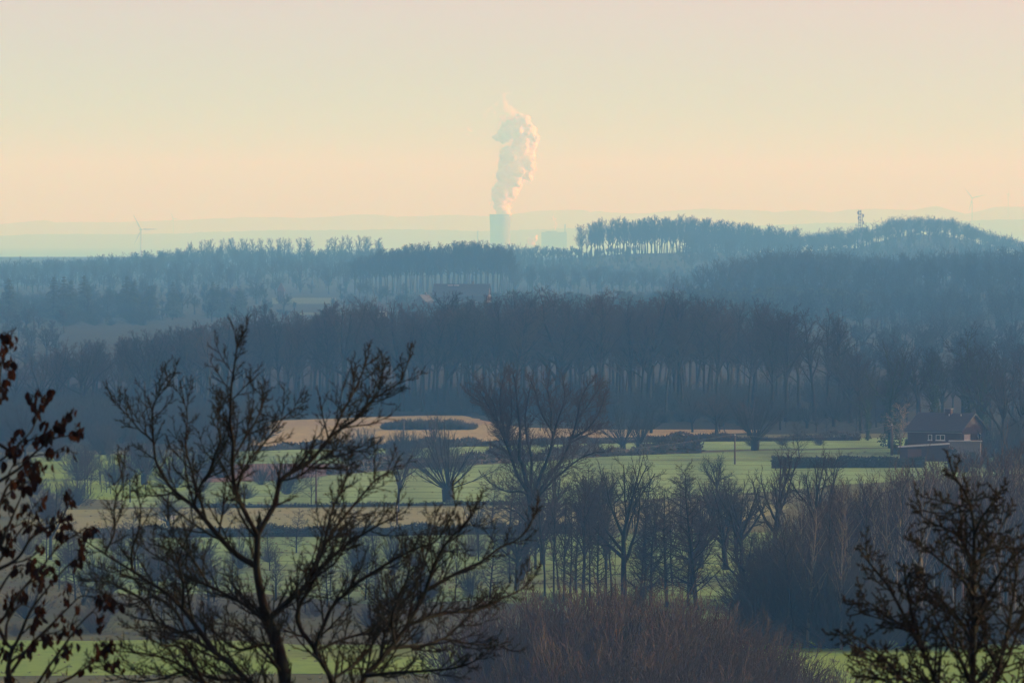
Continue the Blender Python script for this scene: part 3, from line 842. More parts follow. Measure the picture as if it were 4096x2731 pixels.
MD = 5000.0
def mast():
    x = gx(859.8, MD); z = tz(x, MD); top = zat(209.8, MD) - z; k = MD / F
    o = empty('radio_mast', (x, MD, z))
    S = []
    w = 1.1
    for sx in (-w, w):
        for sy in (-w, w): S.append((sx, sy, 0, sx * .8, sy * .8, top, .28, .25))
    n = 14
    for i in range(n):
        z0 = top * i / n; z1 = top * (i + 1) / n
        for a, b in (((-w, -w), (w, -w)), ((w, -w), (w, w)), ((w, w), (-w, w)), ((-w, w), (-w, -w))):
            S.append((*a, z0, *b, z1, .14, .14)); S.append((*b, z0, *a, z1, .14, .14))
    link('lattice', tube_mesh('lattice', S, 4), STEEL, o)
    S = []
    bx = 2.7 * k
    for zz in (.55, .74, .9): S.append((0, 0, top * zz, bx, 0, top * zz, .22, .22))
    S.append((bx, 0, top * .42, bx, 0, top * .9, .3, .3))
    link('side_pole', tube_mesh('side_pole', S, 5), STEEL, o)
    for zz, xx in ((.93, -1.6), (.8, -1.2), (.86, bx + .5), (.68, bx + .5), (.5, bx + .4), (.5, -1.3), (.38, -2.2), (.37, 1.6)):
        bm = bmesh.new(); add_box(bm, xx, -.6, top * zz, 1.3, .7, 2.6); bmesh.ops.bevel(bm, geom=bm.edges[:], offset=.15, segments=1, affect='EDGES'); bm_obj('antenna_panel', bm, STEEL, o)
    tag(o, 'dark lattice radio mast with antenna panels on the wooded hill', 'mast')
mast()

# ------------------------------------------------------------------ steam
def steam_mat(name, dens):
    m = bpy.data.materials.new(name); m.use_nodes = True
    nt = m.node_tree; nt.nodes.clear()
    out = nt.nodes.new('ShaderNodeOutputMaterial'); pv = nt.nodes.new('ShaderNodeVolumePrincipled')
    pv.inputs['Color'].default_value = (1, 1, 1, 1); pv.inputs['Density'].default_value = dens
    pv.inputs['Anisotropy'].default_value = 0.2
    nt.links.new(pv.outputs[0], out.inputs['Volume'])
    return m
def cloud_mat(name):
    m = bpy.data.materials.new(name); m.use_nodes = True
    nt = m.node_tree; nt.nodes.clear()
    out = nt.nodes.new('ShaderNodeOutputMaterial'); a = nt.nodes.new('ShaderNodeBsdfDiffuse'); b = nt.nodes.new('ShaderNodeBsdfTranslucent'); mx = nt.nodes.new('ShaderNodeMixShader')
    a.inputs[0].default_value = (.93, .93, .93, 1); b.inputs[0].default_value = (.93, .93, .93, 1); mx.inputs[0].default_value = .30
    nt.links.new(a.outputs[0], mx.inputs[1]); nt.links.new(b.outputs[0], mx.inputs[2]); nt.links.new(mx.outputs[0], out.inputs[0])
    return m
STEAM = cloud_mat('steam'); WISP = steam_mat('steam_wisp', 0.03)

def billow(name, balls, seed, voxel, m, parent, amp=0.30):
    """one closed billowing body: the union of lumpy balls of steam"""
    R = random.Random(seed)
    bm = bmesh.new()
    for x, y, z, r in balls:
        bmesh.ops.create_icosphere(bm, subdivisions=2, radius=r, matrix=Matrix.Translation((x, y, z)))
        for k in range(16):
            v = vnorm((R.gauss(0, 1), R.gauss(0, 1), R.gauss(0, 1))); q = r * R.uniform(.74, 1.02)
            bmesh.ops.create_icosphere(bm, subdivisions=2, radius=r * R.uniform(.16, .42), matrix=Matrix.Translation((x + v[0] * q, y + v[1] * q, z + v[2] * q)))
    me = bpy.data.meshes.new(name); bm.to_mesh(me); bm.free()
    tmp = bpy.data.objects.new('tmp', me); COL.objects.link(tmp)
    md = tmp.modifiers.new('r', 'REMESH'); md.mode = 'VOXEL'; md.voxel_size = voxel
    for sc, st in ((balls[0][3] * .55, amp), (balls[0][3] * .2, amp * .4)):
        tx = bpy.data.textures.new('n', 'CLOUDS'); tx.noise_scale = sc; tx.noise_depth = 2
        dm = tmp.modifiers.new('d', 'DISPLACE'); dm.texture = tx; dm.strength = balls[0][3] * st; dm.mid_level = .5; dm.texture_coords = 'GLOBAL'
    md = tmp.modifiers.new('r2', 'REMESH'); md.mode = 'VOXEL'; md.voxel_size = voxel
    dg = bpy.context.evaluated_depsgraph_get()
    me2 = bpy.data.meshes.new_from_object(tmp.evaluated_get(dg))
    bpy.data.objects.remove(tmp)
    for p in me2.polygons: p.use_smooth = True
    me2.materials.clear()
    me2.name = name
    return link(name, me2, m, parent)

def zoomball(d, lst, x0=1700, y0=300, z=2.24, seed=1):
    R = random.Random(seed); k = d / F; out = []
    for a in lst:
        zx, zy, r = a[:3]
        px = (x0 + zx / z) / 4; py = (y0 + zy / z) / 4
        out.append((gx(px, d), R.uniform(-.5, .5) * r * k / 9, zat(py, d), r / (z * 4) * k))
    return out
core = [(700, 1235, 68), (695, 1180, 72), (690, 1120, 82), (655, 1100, 62), (700, 1060, 88), (770, 1040, 70), (700, 1000, 78), (735, 950, 95), (700, 900, 70), (800, 930, 75), (830, 990, 36), (760, 860, 100),
        (720, 800, 75), (820, 850, 85), (880, 880, 62), (940, 920, 32), (760, 740, 85), (735, 690, 62), (840, 760, 95), (920, 780, 68), (950, 830, 42), (860, 660, 90), (930, 690, 66), (960, 620, 46), (870, 580, 85),
        (700, 540, 62), (650, 560, 36), (610, 555, 16), (760, 500, 70), (720, 470, 50), (840, 510, 85), (920, 520, 75), (985, 560, 42), (960, 500, 45), (830, 430, 60), (890, 430, 60), (760, 430, 42), (910, 390, 36), (850, 370, 34)]
pl = empty('steam_plume', (0, DT, 0))
billow('steam_column', zoomball(DT, [(a, b, r * .95) for a, b, r in core]), 3, 2.6, STEAM, pl, .20)
billow('steam_fringe', zoomball(DT, [(a, b, r * 1.08 + 8) for a, b, r in core if b < 1150]), 13, 3.0, steam_mat('steam_soft', .007), pl, .5)
wisps = [(800, 340, 42), (850, 380, 40), (760, 310, 40), (730, 290, 32), (720, 240, 28), (705, 200, 22), (715, 165, 16), (750, 165, 14), (690, 150, 10), (700, 400, 40), (660, 430, 25), (780, 390, 40)]
billow('steam_wisp', zoomball(DT, wisps, seed=2), 4, 2.6, WISP, pl, .5)
billow('steam_wisp', zoomball(DT, [(640, 260, 26), (590, 300, 24), (620, 340, 24), (540, 350, 26), (560, 320, 22), (660, 220, 18)], seed=5), 8, 2.6, steam_mat('steam_thin', 0.008), pl, .6)
tag(pl, 'tall billowing white steam plume rising from the cooling tower', 'steam plume')
sw = empty('steam_plume', (0, DT, 0))
billow('steam_wisp', zoomball(DT, [(395, 490, 20), (380, 465, 14), (375, 530, 14), (415, 492, 13)], seed=6), 5, 2.0, WISP, sw, .6)
tag(sw, 'small detached wisp of steam drifting left of the tall plume', 'steam plume')
sp = empty('steam_plume', (0, 20450, 0))
billow('steam_column', zoomball(20450, [(1163, 1385, 10), (1167, 1360, 13), (1172, 1335, 14), (1165, 1310, 14), (1150, 1285, 15), (1170, 1285, 14), (1148, 1260, 10), (1152, 1235, 7)], seed=7), 6, 1.6, steam_mat('steam_slim', .03), sp, .4)
tag(sp, 'slim white steam trail above the boiler house roof', 'steam plume')
sp = empty('steam_plume', (0, 19600, 0))
billow('steam_column', zoomball(19600, [(925, 1470, 26), (955, 1485, 26), (985, 1465, 22), (995, 1440, 15), (940, 1510, 22), (970, 1510, 22)], seed=9), 7, 2.0, STEAM, sp, .4)
tag(sp, 'low white steam puff just above the trees right of the cooling tower', 'steam plume')

# ------------------------------------------------------------------ farm buildings far off
BRICK = mat('brick', (0.055, 0.036, 0.033), (0.072, 0.044, 0.039), 2.0)
ROOFD = mat('dark_roof_tiles', (0.035, 0.032, 0.035), (0.055, 0.05, 0.05), 3.0, rough=.6)
ROOFR = mat('red_roof_tiles', (0.085, 0.058, 0.048), (0.11, 0.07, 0.055), 2.0)
RENDER = mat('pale_render', (0.34, 0.32, 0.29), None)
FRAME = mat('white_frame', (0.6, 0.6, 0.6), None, rough=.4)
GLASS = mat('window_glass', (0.03, 0.035, 0.04), None, rough=.08, spec=.6)

def prism_roof(name, Lx, Wy, z0, zr, over, m, parent, t=.22):
    """a pair of roof slabs with ridge along local x"""
    bm = bmesh.new()
    hw = Wy / 2 + over; hl = Lx / 2 + over; sl = (zr - z0) / (Wy / 2); ze = z0 - over * sl
    for s in (-1, 1):
        a = [(-hl, s * hw, ze), (hl, s * hw, ze), (hl, 0, zr), (-hl, 0, zr)]
        lo = [bm.verts.new(p) for p in a]; hi = [bm.verts.new((p[0], p[1], p[2] + t)) for p in a]
        bm.faces.new(lo); bm.faces.new(hi)
        for i in range(4): bm.faces.new((lo[i], lo[(i + 1) % 4], hi[(i + 1) % 4], hi[i]))
    bmesh.ops.recalc_face_normals(bm, faces=bm.faces)
    return bm_obj(name, bm, m, parent)

def gable_body(Lx, Wy, h, zr, m, parent):
    bm = bmesh.new()
    vs = []
    for x in (-Lx / 2, Lx / 2):
        vs.append([bm.verts.new(p) for p in ((x, -Wy / 2, -.3), (x, Wy / 2, -.3), (x, Wy / 2, h), (x, 0, zr - .02), (x, -Wy / 2, h))])
    for a in vs: bm.faces.new(a)
    for i in range(5): bm.faces.new((vs[0][i], vs[0][(i + 1) % 5], vs[1][(i + 1) % 5], vs[1][i]))
    bmesh.ops.recalc_face_normals(bm, faces=bm.faces)
    return bm_obj('wall', bm, m, parent)

def win(parent, x, z, w, h, y, panes=1, face='y', blind=False):
    """window on the front (face y) or on the gable end (face x) of a house"""
    f = bmesh.new(); t = .09
    def bx(b, a0, z0, a1, z1, dep, off):
        if face == 'y': add_box(b, (a0 + a1) / 2, y - off, (z0 + z1) / 2, abs(a1 - a0), dep, abs(z1 - z0))
        else: add_box(b, y + off, (a0 + a1) / 2, (z0 + z1) / 2, dep, abs(a1 - a0), abs(z1 - z0))
    bx(f, x - w / 2, z - h / 2, x + w / 2, z - h / 2 + t, .1, .05); bx(f, x - w / 2, z + h / 2 - t, x + w / 2, z + h / 2, .1, .05)
    for i in range(panes + 1):
        a = x - w / 2 + (w - t) * i / panes
        bx(f, a, z - h / 2 + t, a + t, z + h / 2 - t, .1, .05)
    fo = bm_obj('window', f, FRAME, parent)
    b = bmesh.new(); bx(b, x - w / 2 + .02, z - h / 2 + .02, x + w / 2 - .02, z + h / 2 - .02, .03, .02)
    bm_obj('blind' if blind else 'pane', b, FRAME if blind else GLASS, fo)
    b = bmesh.new(); bx(b, x - w / 2 - .08, z - h / 2 - .1, x + w / 2 + .08, z - h / 2 - .01, .2, .1); bm_obj('sill', b, FRAME, fo)

def far_house(name, px, d, Lx, Wy, h, zr, ang, wm, rm, lab, cat):
    o = empty(name, (gx(px, d), d, tz(gx(px, d), d)), ang)
    gable_body(Lx, Wy, h, zr, wm, o)
    r = prism_roof('roof', Lx, Wy, h, zr, .5, rm, o)
    for x in (-Lx * .3, 0, Lx * .3): win(o, x, h * .55, 1.2, 1.4, -Wy / 2, 2)
    bm = bmesh.new(); add_box(bm, Lx * .2, 0, zr + .5, .8, .8, 1.6); bm_obj('chimney', bm, BRICK, r)
    return tag(o, lab, cat)
bn = far_house('barn', 462, 2600, 25, 14, 8, 13.1, -.12, BRICK, ROOFD, 'long dark roofed farm building with a sunlit brick gable below the tall clump', 'barn')
bm = bmesh.new()
for x in (-5.2, -2.4): add_box(bm, x, -1.0, 12.6, 2.3, .8, .25)
bm_obj('skylight_glint', bm, FRAME, bn)  # plain white stands for the bright reflection of the ridge skylights
far_house('barn', 424, 2570, 8, 10, 3.5, 8.5, 1.1, BRICK, ROOFD, 'smaller steep roofed farm building left of the long dark roof', 'barn')
far_house('cottage', 376, 2480, 8, 7, 3, 5.5, .3, RENDER, ROOFD, 'pale cottage half hidden in haze left of the farm', 'cottage')
far_house('cottage', 235, 2950, 5, 6, 3.6, 7.0, .5, BRICK, ROOFD, 'small cottage with a bright gable beside the far left spruces', 'cottage')
o = empty('turret', (gx(281, 2950), 2950, 0))
bm = bmesh.new(); add_box(bm, 0, 0, 2.9, 3.4, 3.4, 6.2); bm_obj('wall', bm, BRICK, o)
bm = bmesh.new(); bmesh.ops.create_cone(bm, cap_ends=True, segments=4, radius1=3.2, radius2=.05, depth=4.5, matrix=Matrix.Translation((0, 0, 8.26)) @ Matrix.Rotation(.785, 4, 'Z')); bm_obj('roof', bm, ROOFR, o)
tag(o, 'small square turret with a red pyramid roof beyond the pale green field', 'turret')

Rf = random.Random(15)
for i in range(30):
    px = Rf.uniform(362, 500) if i < 22 else Rf.uniform(222, 262); d = Rf.uniform(2440, 2540) if i < 22 else Rf.uniform(2860, 2930); x = gx(px, d)
    plant('bare_tree', Rf.choice(OAF), (x, d, tz(x, d)), Rf.uniform(5, 9), Rf.random() * 6.28, 'small hazy bare tree screening the distant farm buildings', 'tree', 'small trees round the distant farm', 1.3)
# ------------------------------------------------------------------ the brick house
HA = -math.radians(30)
hd = 1000.0; kk = hd / F
cx = gx(961, 993) - 5.15 * math.cos(HA) - 5.1 * math.sin(-HA) * 1.0
house = empty('brick_house', (0, 0, 0), HA)
# front right corner stands at column 961
fr = Vector((gx(961, 992), 992, 0)); loc = fr - Matrix.Rotation(HA, 3, 'Z') @ Vector((5.15, -5.1, 0))
house.location = loc
gable_body(10.3, 10.2, 4.15, 6.9, BRICK, house)
hr = prism_roof('roof', 10.3, 10.2, 4.15, 6.9, .45, ROOFD, house)
bm = bmesh.new(); add_box(bm, .6, -.4, 7.25, 1.1, .8, 1.1); ch = bm_obj('chimney', bm, BRICK, hr)
bm = bmesh.new(); add_box(bm, .6, -.4, 7.86, 1.4, 1.0, .12); bm_obj('chimney_cap', bm, CONC, ch)
for x in (.9, 3.2):
    bm = bmesh.new(); add_cyl(bm, (x, -.9, 6.3), (x, -.9, 6.95), .07, .07, 8); bm_obj('vent_pipe', bm, FRAME, hr)
bm = bmesh.new(); add_box(bm, 0, -5.62, 3.86, 11.2, .13, .13); bm_obj('gutter', bm, STEEL, hr)
win(house, -.75, 2.95, .75, .95, -5.1, 1)
win(house, 1.25, 2.95, 1.75, .95, -5.1, 2)
win(house, -2.6, 3.0, 2.4, 1.0, 5.15, 1, 'x', True)
win(house, 2.4, 3.0, 1.1, 1.0, 5.15, 1, 'x')
tag(house, 'red brick house with a dark tiled roof and white framed windows', 'house')

# flat roofed garage and shed in front
a = Vector((gx(900, 966), 966, 0)); b = Vector((gx(949.5, 963), 963, 0))
ga = math.atan2(b.y - a.y, b.x - a.x); gl = (b - a).length; pit = math.atan(.62 / gl)
gar = empty('garage', (a.x, a.y, 0), ga)
bm = bmesh.new()
vs = []
for y in (0, 6):
    vs.append([bm.verts.new(p) for p in ((0, y, -.3), (gl, y, -.3), (gl, y, 2.94), (0, y, 2.32))])
bm.faces.new(vs[0]); bm.faces.new(vs[1])
for i in range(4): bm.faces.new((vs[0][i], vs[0][(i + 1) % 4], vs[1][(i + 1) % 4], vs[1][i]))
bmesh.ops.recalc_face_normals(bm, faces=bm.faces); bm_obj('wall', bm, BRICK, gar)
def tilted(name, cy, cz, sx, sy, sz, m, par):
    bm = bmesh.new(); bmesh.ops.create_cube(bm, size=1, matrix=Matrix.Translation((gl / 2, cy, cz)) @ Matrix.Rotation(-pit, 4, 'Y') @ Matrix.Diagonal((sx, sy, sz, 1)))
    return bm_obj(name, bm, m, par)
rf = tilted('roof', 3, 2.74, gl + .4, 6.4, .2, ROOFD, gar)
tilted('fascia', -.26, 2.76, gl + .5, .08, .26, FRAME, rf)
bm = bmesh.new(); add_box(bm, gl * .3, -.04, 1.05, 2.4, .06, 2.1); bm_obj('garage_door', bm, mat('brown_door', (.12, .06, .045)), gar)
tag(gar, 'low brick garage with a white roof edge in front of the brick house', 'garage')
sh = empty('shed', (gx(965.5, 956), 956, 0), -.1)
bm = bmesh.new(); add_box(bm, 0, 0, 1.75, 5.2, 3, 3.9); bm_obj('wall', bm, mat('grey_boards', (.12, .12, .12), (.16, .155, .15), 3.0, stretch=(8, 8, .3)), sh)
bm = bmesh.new(); add_box(bm, 0, 0, 3.77, 5.6, 3.4, .12); bm_obj('roof', bm, STEEL, sh)
bm = bmesh.new(); add_box(bm, 1.2, -1.53, 1.0, .95, .06, 2.0); bm_obj('door', bm, mat('dark_door', (.05, .05, .05)), sh)
tag(sh, 'flat roofed grey shed at the right end of the garage', 'shed')

# ------------------------------------------------------------------ hedges
HEDGE = mat('hedge_twigs', (0.022, 0.03, 0.016), (0.045, 0.05, 0.025), 1.2)
HEDGEB = mat('hedge_brown', (0.045, 0.038, 0.03), (0.075, 0.06, 0.045), 0.8)
def hedge(pts, h, w, m, lab, seed, rag=.15, n_per=26, name='hedge', tuft=.35):
    """a hedge body with a leafy, uneven surface along ground points"""
    R = random.Random(seed); S = []
    P = [Vector((gx(px, gd(py)), gd(py), 0)) for px, py in pts]
    for a, b in zip(P[:-1], P[1:]):
        Ld = (b - a).length; dirv = (b - a) / Ld; nrm = Vector((-dirv.y, dirv.x, 0))
        for k in range(int(Ld * n_per)):
            t = R.random(); hh = h * (1 + rag * math.sin(t * Ld * .9 + seed) * .6 + rag * math.sin(t * Ld * .23 + 2 * seed))
            z = hh * R.random() ** .7; o = w * .5 * R.uniform(-1, 1) * (1 - .25 * z / hh)
            p = a + dirv * (t * Ld) + nrm * o + Vector((0, 0, z))
            v = Vector((R.gauss(0, 1), R.gauss(0, 1), R.gauss(.5, .8))).normalized() * tuft * R.uniform(.6, 1.5)
            S.append((*p, *(p + v), .10 * tuft / .35, .03))
    # dense core so that nothing shows through
    Vc, Qc = tube_arrays(S, 3)
    bm = bmesh.new()
    vv = [bm.verts.new(p) for p in Vc]
    for q in Qc: bm.faces.new([vv[i] for i in q])
    for a, b in zip(P[:-1], P[1:]):
        c = (a + b) / 2; Ld = (b - a).length
        add_box(bm, c.x, c.y, h * .32, Ld * .995, w * .5, h * .64, math.atan2(b.y - a.y, b.x - a.x))
    return tag(bm_obj(name, bm, m), lab, 'hedge')
hedge([(772, 468), (840, 467.5), (925, 467)], 1.75, 1.6, HEDGE, 'long clipped dark hedge on the meadow left of the garage', 1, .10, 150)
hedge([(893.5, 454), (900, 454)], 1.6, 1.5, HEDGE, 'short square clipped hedge against the end of the garage', 2, .03, 90)
hedge([(905, 447), (910, 447)], 1.6, 1.6, HEDGE, 'small dark clipped bush block at the left corner of the brick house', 3, .03, 90)
hedge([(950.5, 467.5), (969, 466.5)], 3.1, 1.8, HEDGEB, 'tall ragged brown brush covering the sunlit right end of the garage', 8, .3, 160, tuft=.5)  # brush put in to cover the sunlit end wall of the garage
hedge([(200, 452), (300, 449), (450, 446.5), (560, 444), (700, 441), (860, 440)], 1.0, 2.4, HEDGEB, 'long dark brown field hedge along the near edge of the stubble field', 4, .5, 60, tuft=.5)
hedge([(330, 474), (430, 466), (520, 461.5), (600, 456), (700, 452.5)], 1.5, 2.2, HEDGEB, 'ragged brown hedge at the back of the broad meadow', 5, .5, 60, tuft=.7)
hedge([(85, 537), (200, 537), (350, 536), (480, 534), (570, 533)], 0.95, 2.2, HEDGE, 'low dark hedge bank across the valley behind the dark branches', 6, .35, 70, tuft=.45)
hedge([(190, 507.5), (330, 506.5), (445, 505), (520, 504)], .45, 1.2, HEDGE, 'very low dark tuft strip standing for the shadow line under the broad meadow', 7, .3, 40, tuft=.3)  # dark tufts laid where only a shadow line runs below the meadow

# ------------------------------------------------------------------ poles and wires
POLEW = mat('pole_wood', (0.06, 0.045, 0.035), (0.09, 0.07, 0.05), 2.0)
TOPS_P = {}
def pole(px, base, top, r, lab, key):
    d = gd(base); h = zat(top, d)
    o = empty('utility_pole', (gx(px, d), d, 0))
    bm = bmesh.new(); add_cyl(bm, (0, 0, -.5), (0, 0, h), r, r * .75, 12); bm_obj('post', bm, POLEW, o, True)
    bm = bmesh.new(); add_cyl(bm, (0, -r, h - .25), (0, -r - .12, h - .05), .045, .06, 8); bm_obj('insulator', bm, FRAME, o)
    tag(o, lab, 'utility pole', 'wooden poles across the valley')
    TOPS_P[key] = Vector((gx(px, d), d - r - .1, h - .05))
pole(316, 506, 460, .16, 'wooden pole standing at the bottom edge of the broad meadow, behind dark branches', 'a')
pole(403.7, 443, 417, .16, 'wooden pole beside the dark bush mound in the stubble field', 'b')
pole(735, 464, 433.5, .16, 'wooden pole at the top of the broad meadow, two wires meeting on it', 'c')
pole(892, 455, 423.5, .26, 'stout wooden pole at the left end of the garage', 'd')
pole(397, 525, 505, .15, 'short pole on the dry grass strip above the low hedge bank', 'e')
def wire(p, q, sag, lab):
    S = []; n = 24; pr = None
    for i in range(n + 1):
        t = i / n; c = p.lerp(q, t); c.z -= sag * 4 * t * (1 - t)
        if pr is not None: S.append((*pr, *c, .016, .016))
        pr = c
    tag(link('wire', tube_mesh('wire', S, 4), mat('wire_metal', (.10, .10, .10), None, rough=.6)), lab, 'wire', 'overhead wires')
wire(TOPS_P['d'], TOPS_P['c'], 1.3, 'sagging wire between the garage pole and the meadow pole')
wire(TOPS_P['c'], TOPS_P['a'], 1.6, 'long wire crossing the meadow behind the big bare tree')
wire(TOPS_P['a'], at(-30, 468, 930), 1.2, 'faint wire running to the left from the pole behind dark branches')
for px, y0, y1 in ((161, 523, 517.5), (173, 522, 516)):
    d = gd(y0); o = empty('marker_post', (gx(px, d), d, 0)); h = zat(y1, d)
    bm = bmesh.new(); add_box(bm, 0, 0, h * .35, .07, .07, h * .7 + .2); bm_obj('post', bm, POLEW, o)
    for s in (-.17, .17):
        bm = bmesh.new(); add_box(bm, s, -.05, h * .82, .2, .03, h * .5); bm_obj('sign_plate', bm, FRAME, o)
    tag(o, 'left of two small posts with twin white plates in dry grass' if px < 165 else 'right of two small posts with twin white plates in dry grass', 'marker post')

# ------------------------------------------------------------------ trees of the valley
SHR = [proto('shrub', 500 + i, 4, TWIG_GREY, TWIG_BROWN if i % 2 else TWIG_GREY, 1) for i in range(4)]
SHL = [proto('shrub', 530 + i, 4, TWIG_OCHRE, bark('twig_fawn', (.075, .066, .05)), 1) for i in range(3)]
SHO = [proto('shrub', 520 + i, 4, TWIG_OCHRE, TWIG_OCHRE, 1) for i in range(4)]
WIL = [proto('pollard', 540 + i, 11, BARK, TWIG_GREY) for i in range(3)]
ALD = [proto('alder', 560 + i, 15, BARK, TWIG_BROWN) for i in range(5)]
SLE = [proto('slender', 580 + i, 15, BARK, TWIG_BROWN) for i in range(4)]
BIR = [proto('slender', 600 + i, 17, BIRCH, TWIG_BROWN) for i in range(5)]
SAP = [proto('sapling', 620 + i, 6, BARK, TWIG_GREY) for i in range(4)]
SAPR = [proto('sapling', 640 + i, 6, BIRCH, mat('red_leaf_twig', (.16, .08, .065))) for i in range(2)]

def one(name, pr, px, base, top, lab, cat, group=None, wide=1.0, rz=None):
    d = gd(base); h = zat(top, d)
    return plant(name, pr, (gx(px, d), d, 0), h, RND.random() * 6.28 if rz is None else rz, lab, cat, group, wide)

one('willow_tree', WIL[0], 448, 502, 414, 'pollard willow with a wide fan of straight rods on the meadow edge', 'willow', None, 1.15)
one('willow_tree', WIL[1], 755, 450, 390, 'pollard willow with fanned rods right of the meadow pole', 'willow', None, 1.25)
one('willow_tree', WIL[2], 623, 453, 398, 'many stemmed willow behind the crown of the big bare tree', 'willow', None, 1.0)
one('willow_tree', WIL[1], 640, 452, 402, 'smaller many stemmed willow right behind the crown of the big bare tree', 'willow', None, .8)
one('small_tree', SAPR[0], 348, 452, 420, 'small reddish tree with a pale stem against the stubble field', 'tree', None, 1.0)
one('small_tree', SAP[0], 403, 456, 430, 'small layered bare tree below the bush mound in the stubble', 'tree', None, 1.5)
one('bare_tree', OAK[1], 398, 512, 446, 'hazy bare tree with twiggy round crown just left of the fanned willow', 'tree', None, .9)
one('bare_tree', SAP[1], 311, 506, 455, 'slim bare tree just left of the pole below the broad meadow', 'tree', None, .9)
one('willow_tree', WIL[2], 168, 526, 497, 'short pollard willow on dry grass behind the dry leaves', 'willow', None, 1.3)
one('bare_tree', OAK[3], 433, 462, 408, 'bare tree with thick trunk at the right end of the bush mound', 'tree', None, .6)
one('bare_tree', OAK[2], 718, 500, 451, 'pale hazy round crowned tree in front of the meadow pole', 'tree', None, 1.15)
one('bare_tree', SAP[2], 800, 462, 420, 'thin upright bare tree behind the long clipped hedge', 'tree', None, 1.2)
one('cherry_tree', proto('sapling', 660, 6, BIRCH, mat('pale_leaf_twig', (.30, .20, .14))), 901, 449, 402, 'pale twiggy cherry tree with dry leaves left of the brick house', 'cherry tree', None, 1.25)

# bush mound in the stubble
o = empty('bush_mound', at(430, 428, gd(428)) * 1)
o.location = (gx(430, gd(429)), gd(429), 0)
segs = []
Rb = random.Random(9)
for k in range(60):
    A = Rb.choice(shrub_m); B = A[:, :8].copy(); h = Rb.uniform(1.2, 2.6); x = Rb.uniform(-9, 8.5); y = Rb.uniform(-2.5, 2.5)
    h *= 1 - .6 * (abs(x) / 10) ** 2
    B[:, (0, 3)] = B[:, (0, 3)] * h / 4 + x; B[:, (1, 4)] = B[:, (1, 4)] * h / 4 + y; B[:, (2, 5)] *= h / 4
    segs.append(B)
link('branches', tube_mesh('branches', np.concatenate(segs), 3), HEDGEB, o)
tag(o, 'long low dark bush mound in the middle of the stubble field', 'bush')

# alders and slim trees along the brook, centre
AL = [(545, 596, 462, SLE[0], .9), (554, 598, 452, SLE[1], .8), (564, 602, 476, SLE[2], .9), (590, 598, 470, SLE[3], .8), (606, 596, 458, SLE[1], .8), (612, 597, 466, SLE[0], .8),
      (570, 600, 500, ALD[3], .9), (598, 606, 508, ALD[4], 1.0), (640, 604, 505, ALD[2], 1.1)]
for i, (px, b, t, pr, w) in enumerate(AL):
    one('alder_tree', pr, px, b, t, 'slim bare stem in the brookside row right below the big many limbed tree', 'tree', 'slim trees in the brookside row', w)
one('alder_tree', BEECH[2], 583, 604, 468, 'thick leaning trunk in the brookside row below the big tree', 'tree', None, .9)
one('oak_tree', OAK[4], 624, 602, 450, 'dark broad crowned tree in the brookside row, standing before the green meadow', 'tree', None, .75)
one('alder_tree', ALD[0], 651, 606, 492, 'slightly bent alder with layered side branches, second of three in front', 'alder')
one('alder_tree', ALD[1], 667, 607, 484, 'straight alder with layered branches between two others in front', 'alder')
one('alder_tree', ALD[2], 697, 610, 460, 'tallest alder with a thick straight trunk and layered branches', 'alder', None, 1.15)
one('alder_tree', ALD[3], 688, 606, 500, 'short layered alder half hidden behind the tallest alder', 'alder', None, 1.0)
one('bare_tree', OAK[5], 776, 572, 440, 'crooked limbed bare tree in front of the left end of the clipped hedge', 'tree', None, .8)
one('bare_tree', OAK[0], 742, 580, 470, 'low crooked bare tree left of the dark thicket', 'tree', None, .8)
one('bare_tree', OAK[2], 812, 575, 444, 'dense dark bare tree rising over the left part of the thicket', 'tree', None, .7)
one('bare_tree', SLE[2], 832, 570, 449, 'dark tree with clumpy leaves at the middle of the clipped hedge', 'tree', None, 1.3)
one('bare_tree', SAP[3], 747, 641, 600, 'small twisted bare tree just left of the broken stump', 'tree', None, 1.6)

# left side trees half hidden by the dark branches
for i, (px, b, t, pr, w) in enumerate([(78, 494, 446, SLE[0], 1), (84, 496, 440, SLE[1], 1), (90, 495, 450, SLE[2], 1), (101, 492, 452, SLE[3], 1)]):
    one('bare_tree', pr, px, b, t, 'thin bare trunk in a loose row before a sunny meadow at left', 'tree', 'loose row at left', w)
one('bare_tree', OAK[3], 50, 560, 472, 'greenish grey bare tree behind the brown dry leaves', 'tree', None, .8)
one('bare_tree', OAK[0], 25, 470, 398, 'hazy bare tree at the left edge below the low end of the wood', 'tree', None, .9)
for i, (px, b, t) in enumerate([(120, 575, 520), (185, 590, 530), (232, 600, 545), (275, 600, 560), (330, 596, 540), (365, 600, 530), (420, 598, 545), (455, 602, 540), (490, 600, 520), (75, 600, 530), (210, 612, 560), (395, 612, 560), (150, 605, 550), (305, 612, 565)]):
    one('bare_tree', (ALD + SLE + ALD)[(i * 5) % 14], px, b, t, 'bare brookside tree seen through the dark foreground branches', 'tree', 'brookside trees behind the dark branches', 1.0)

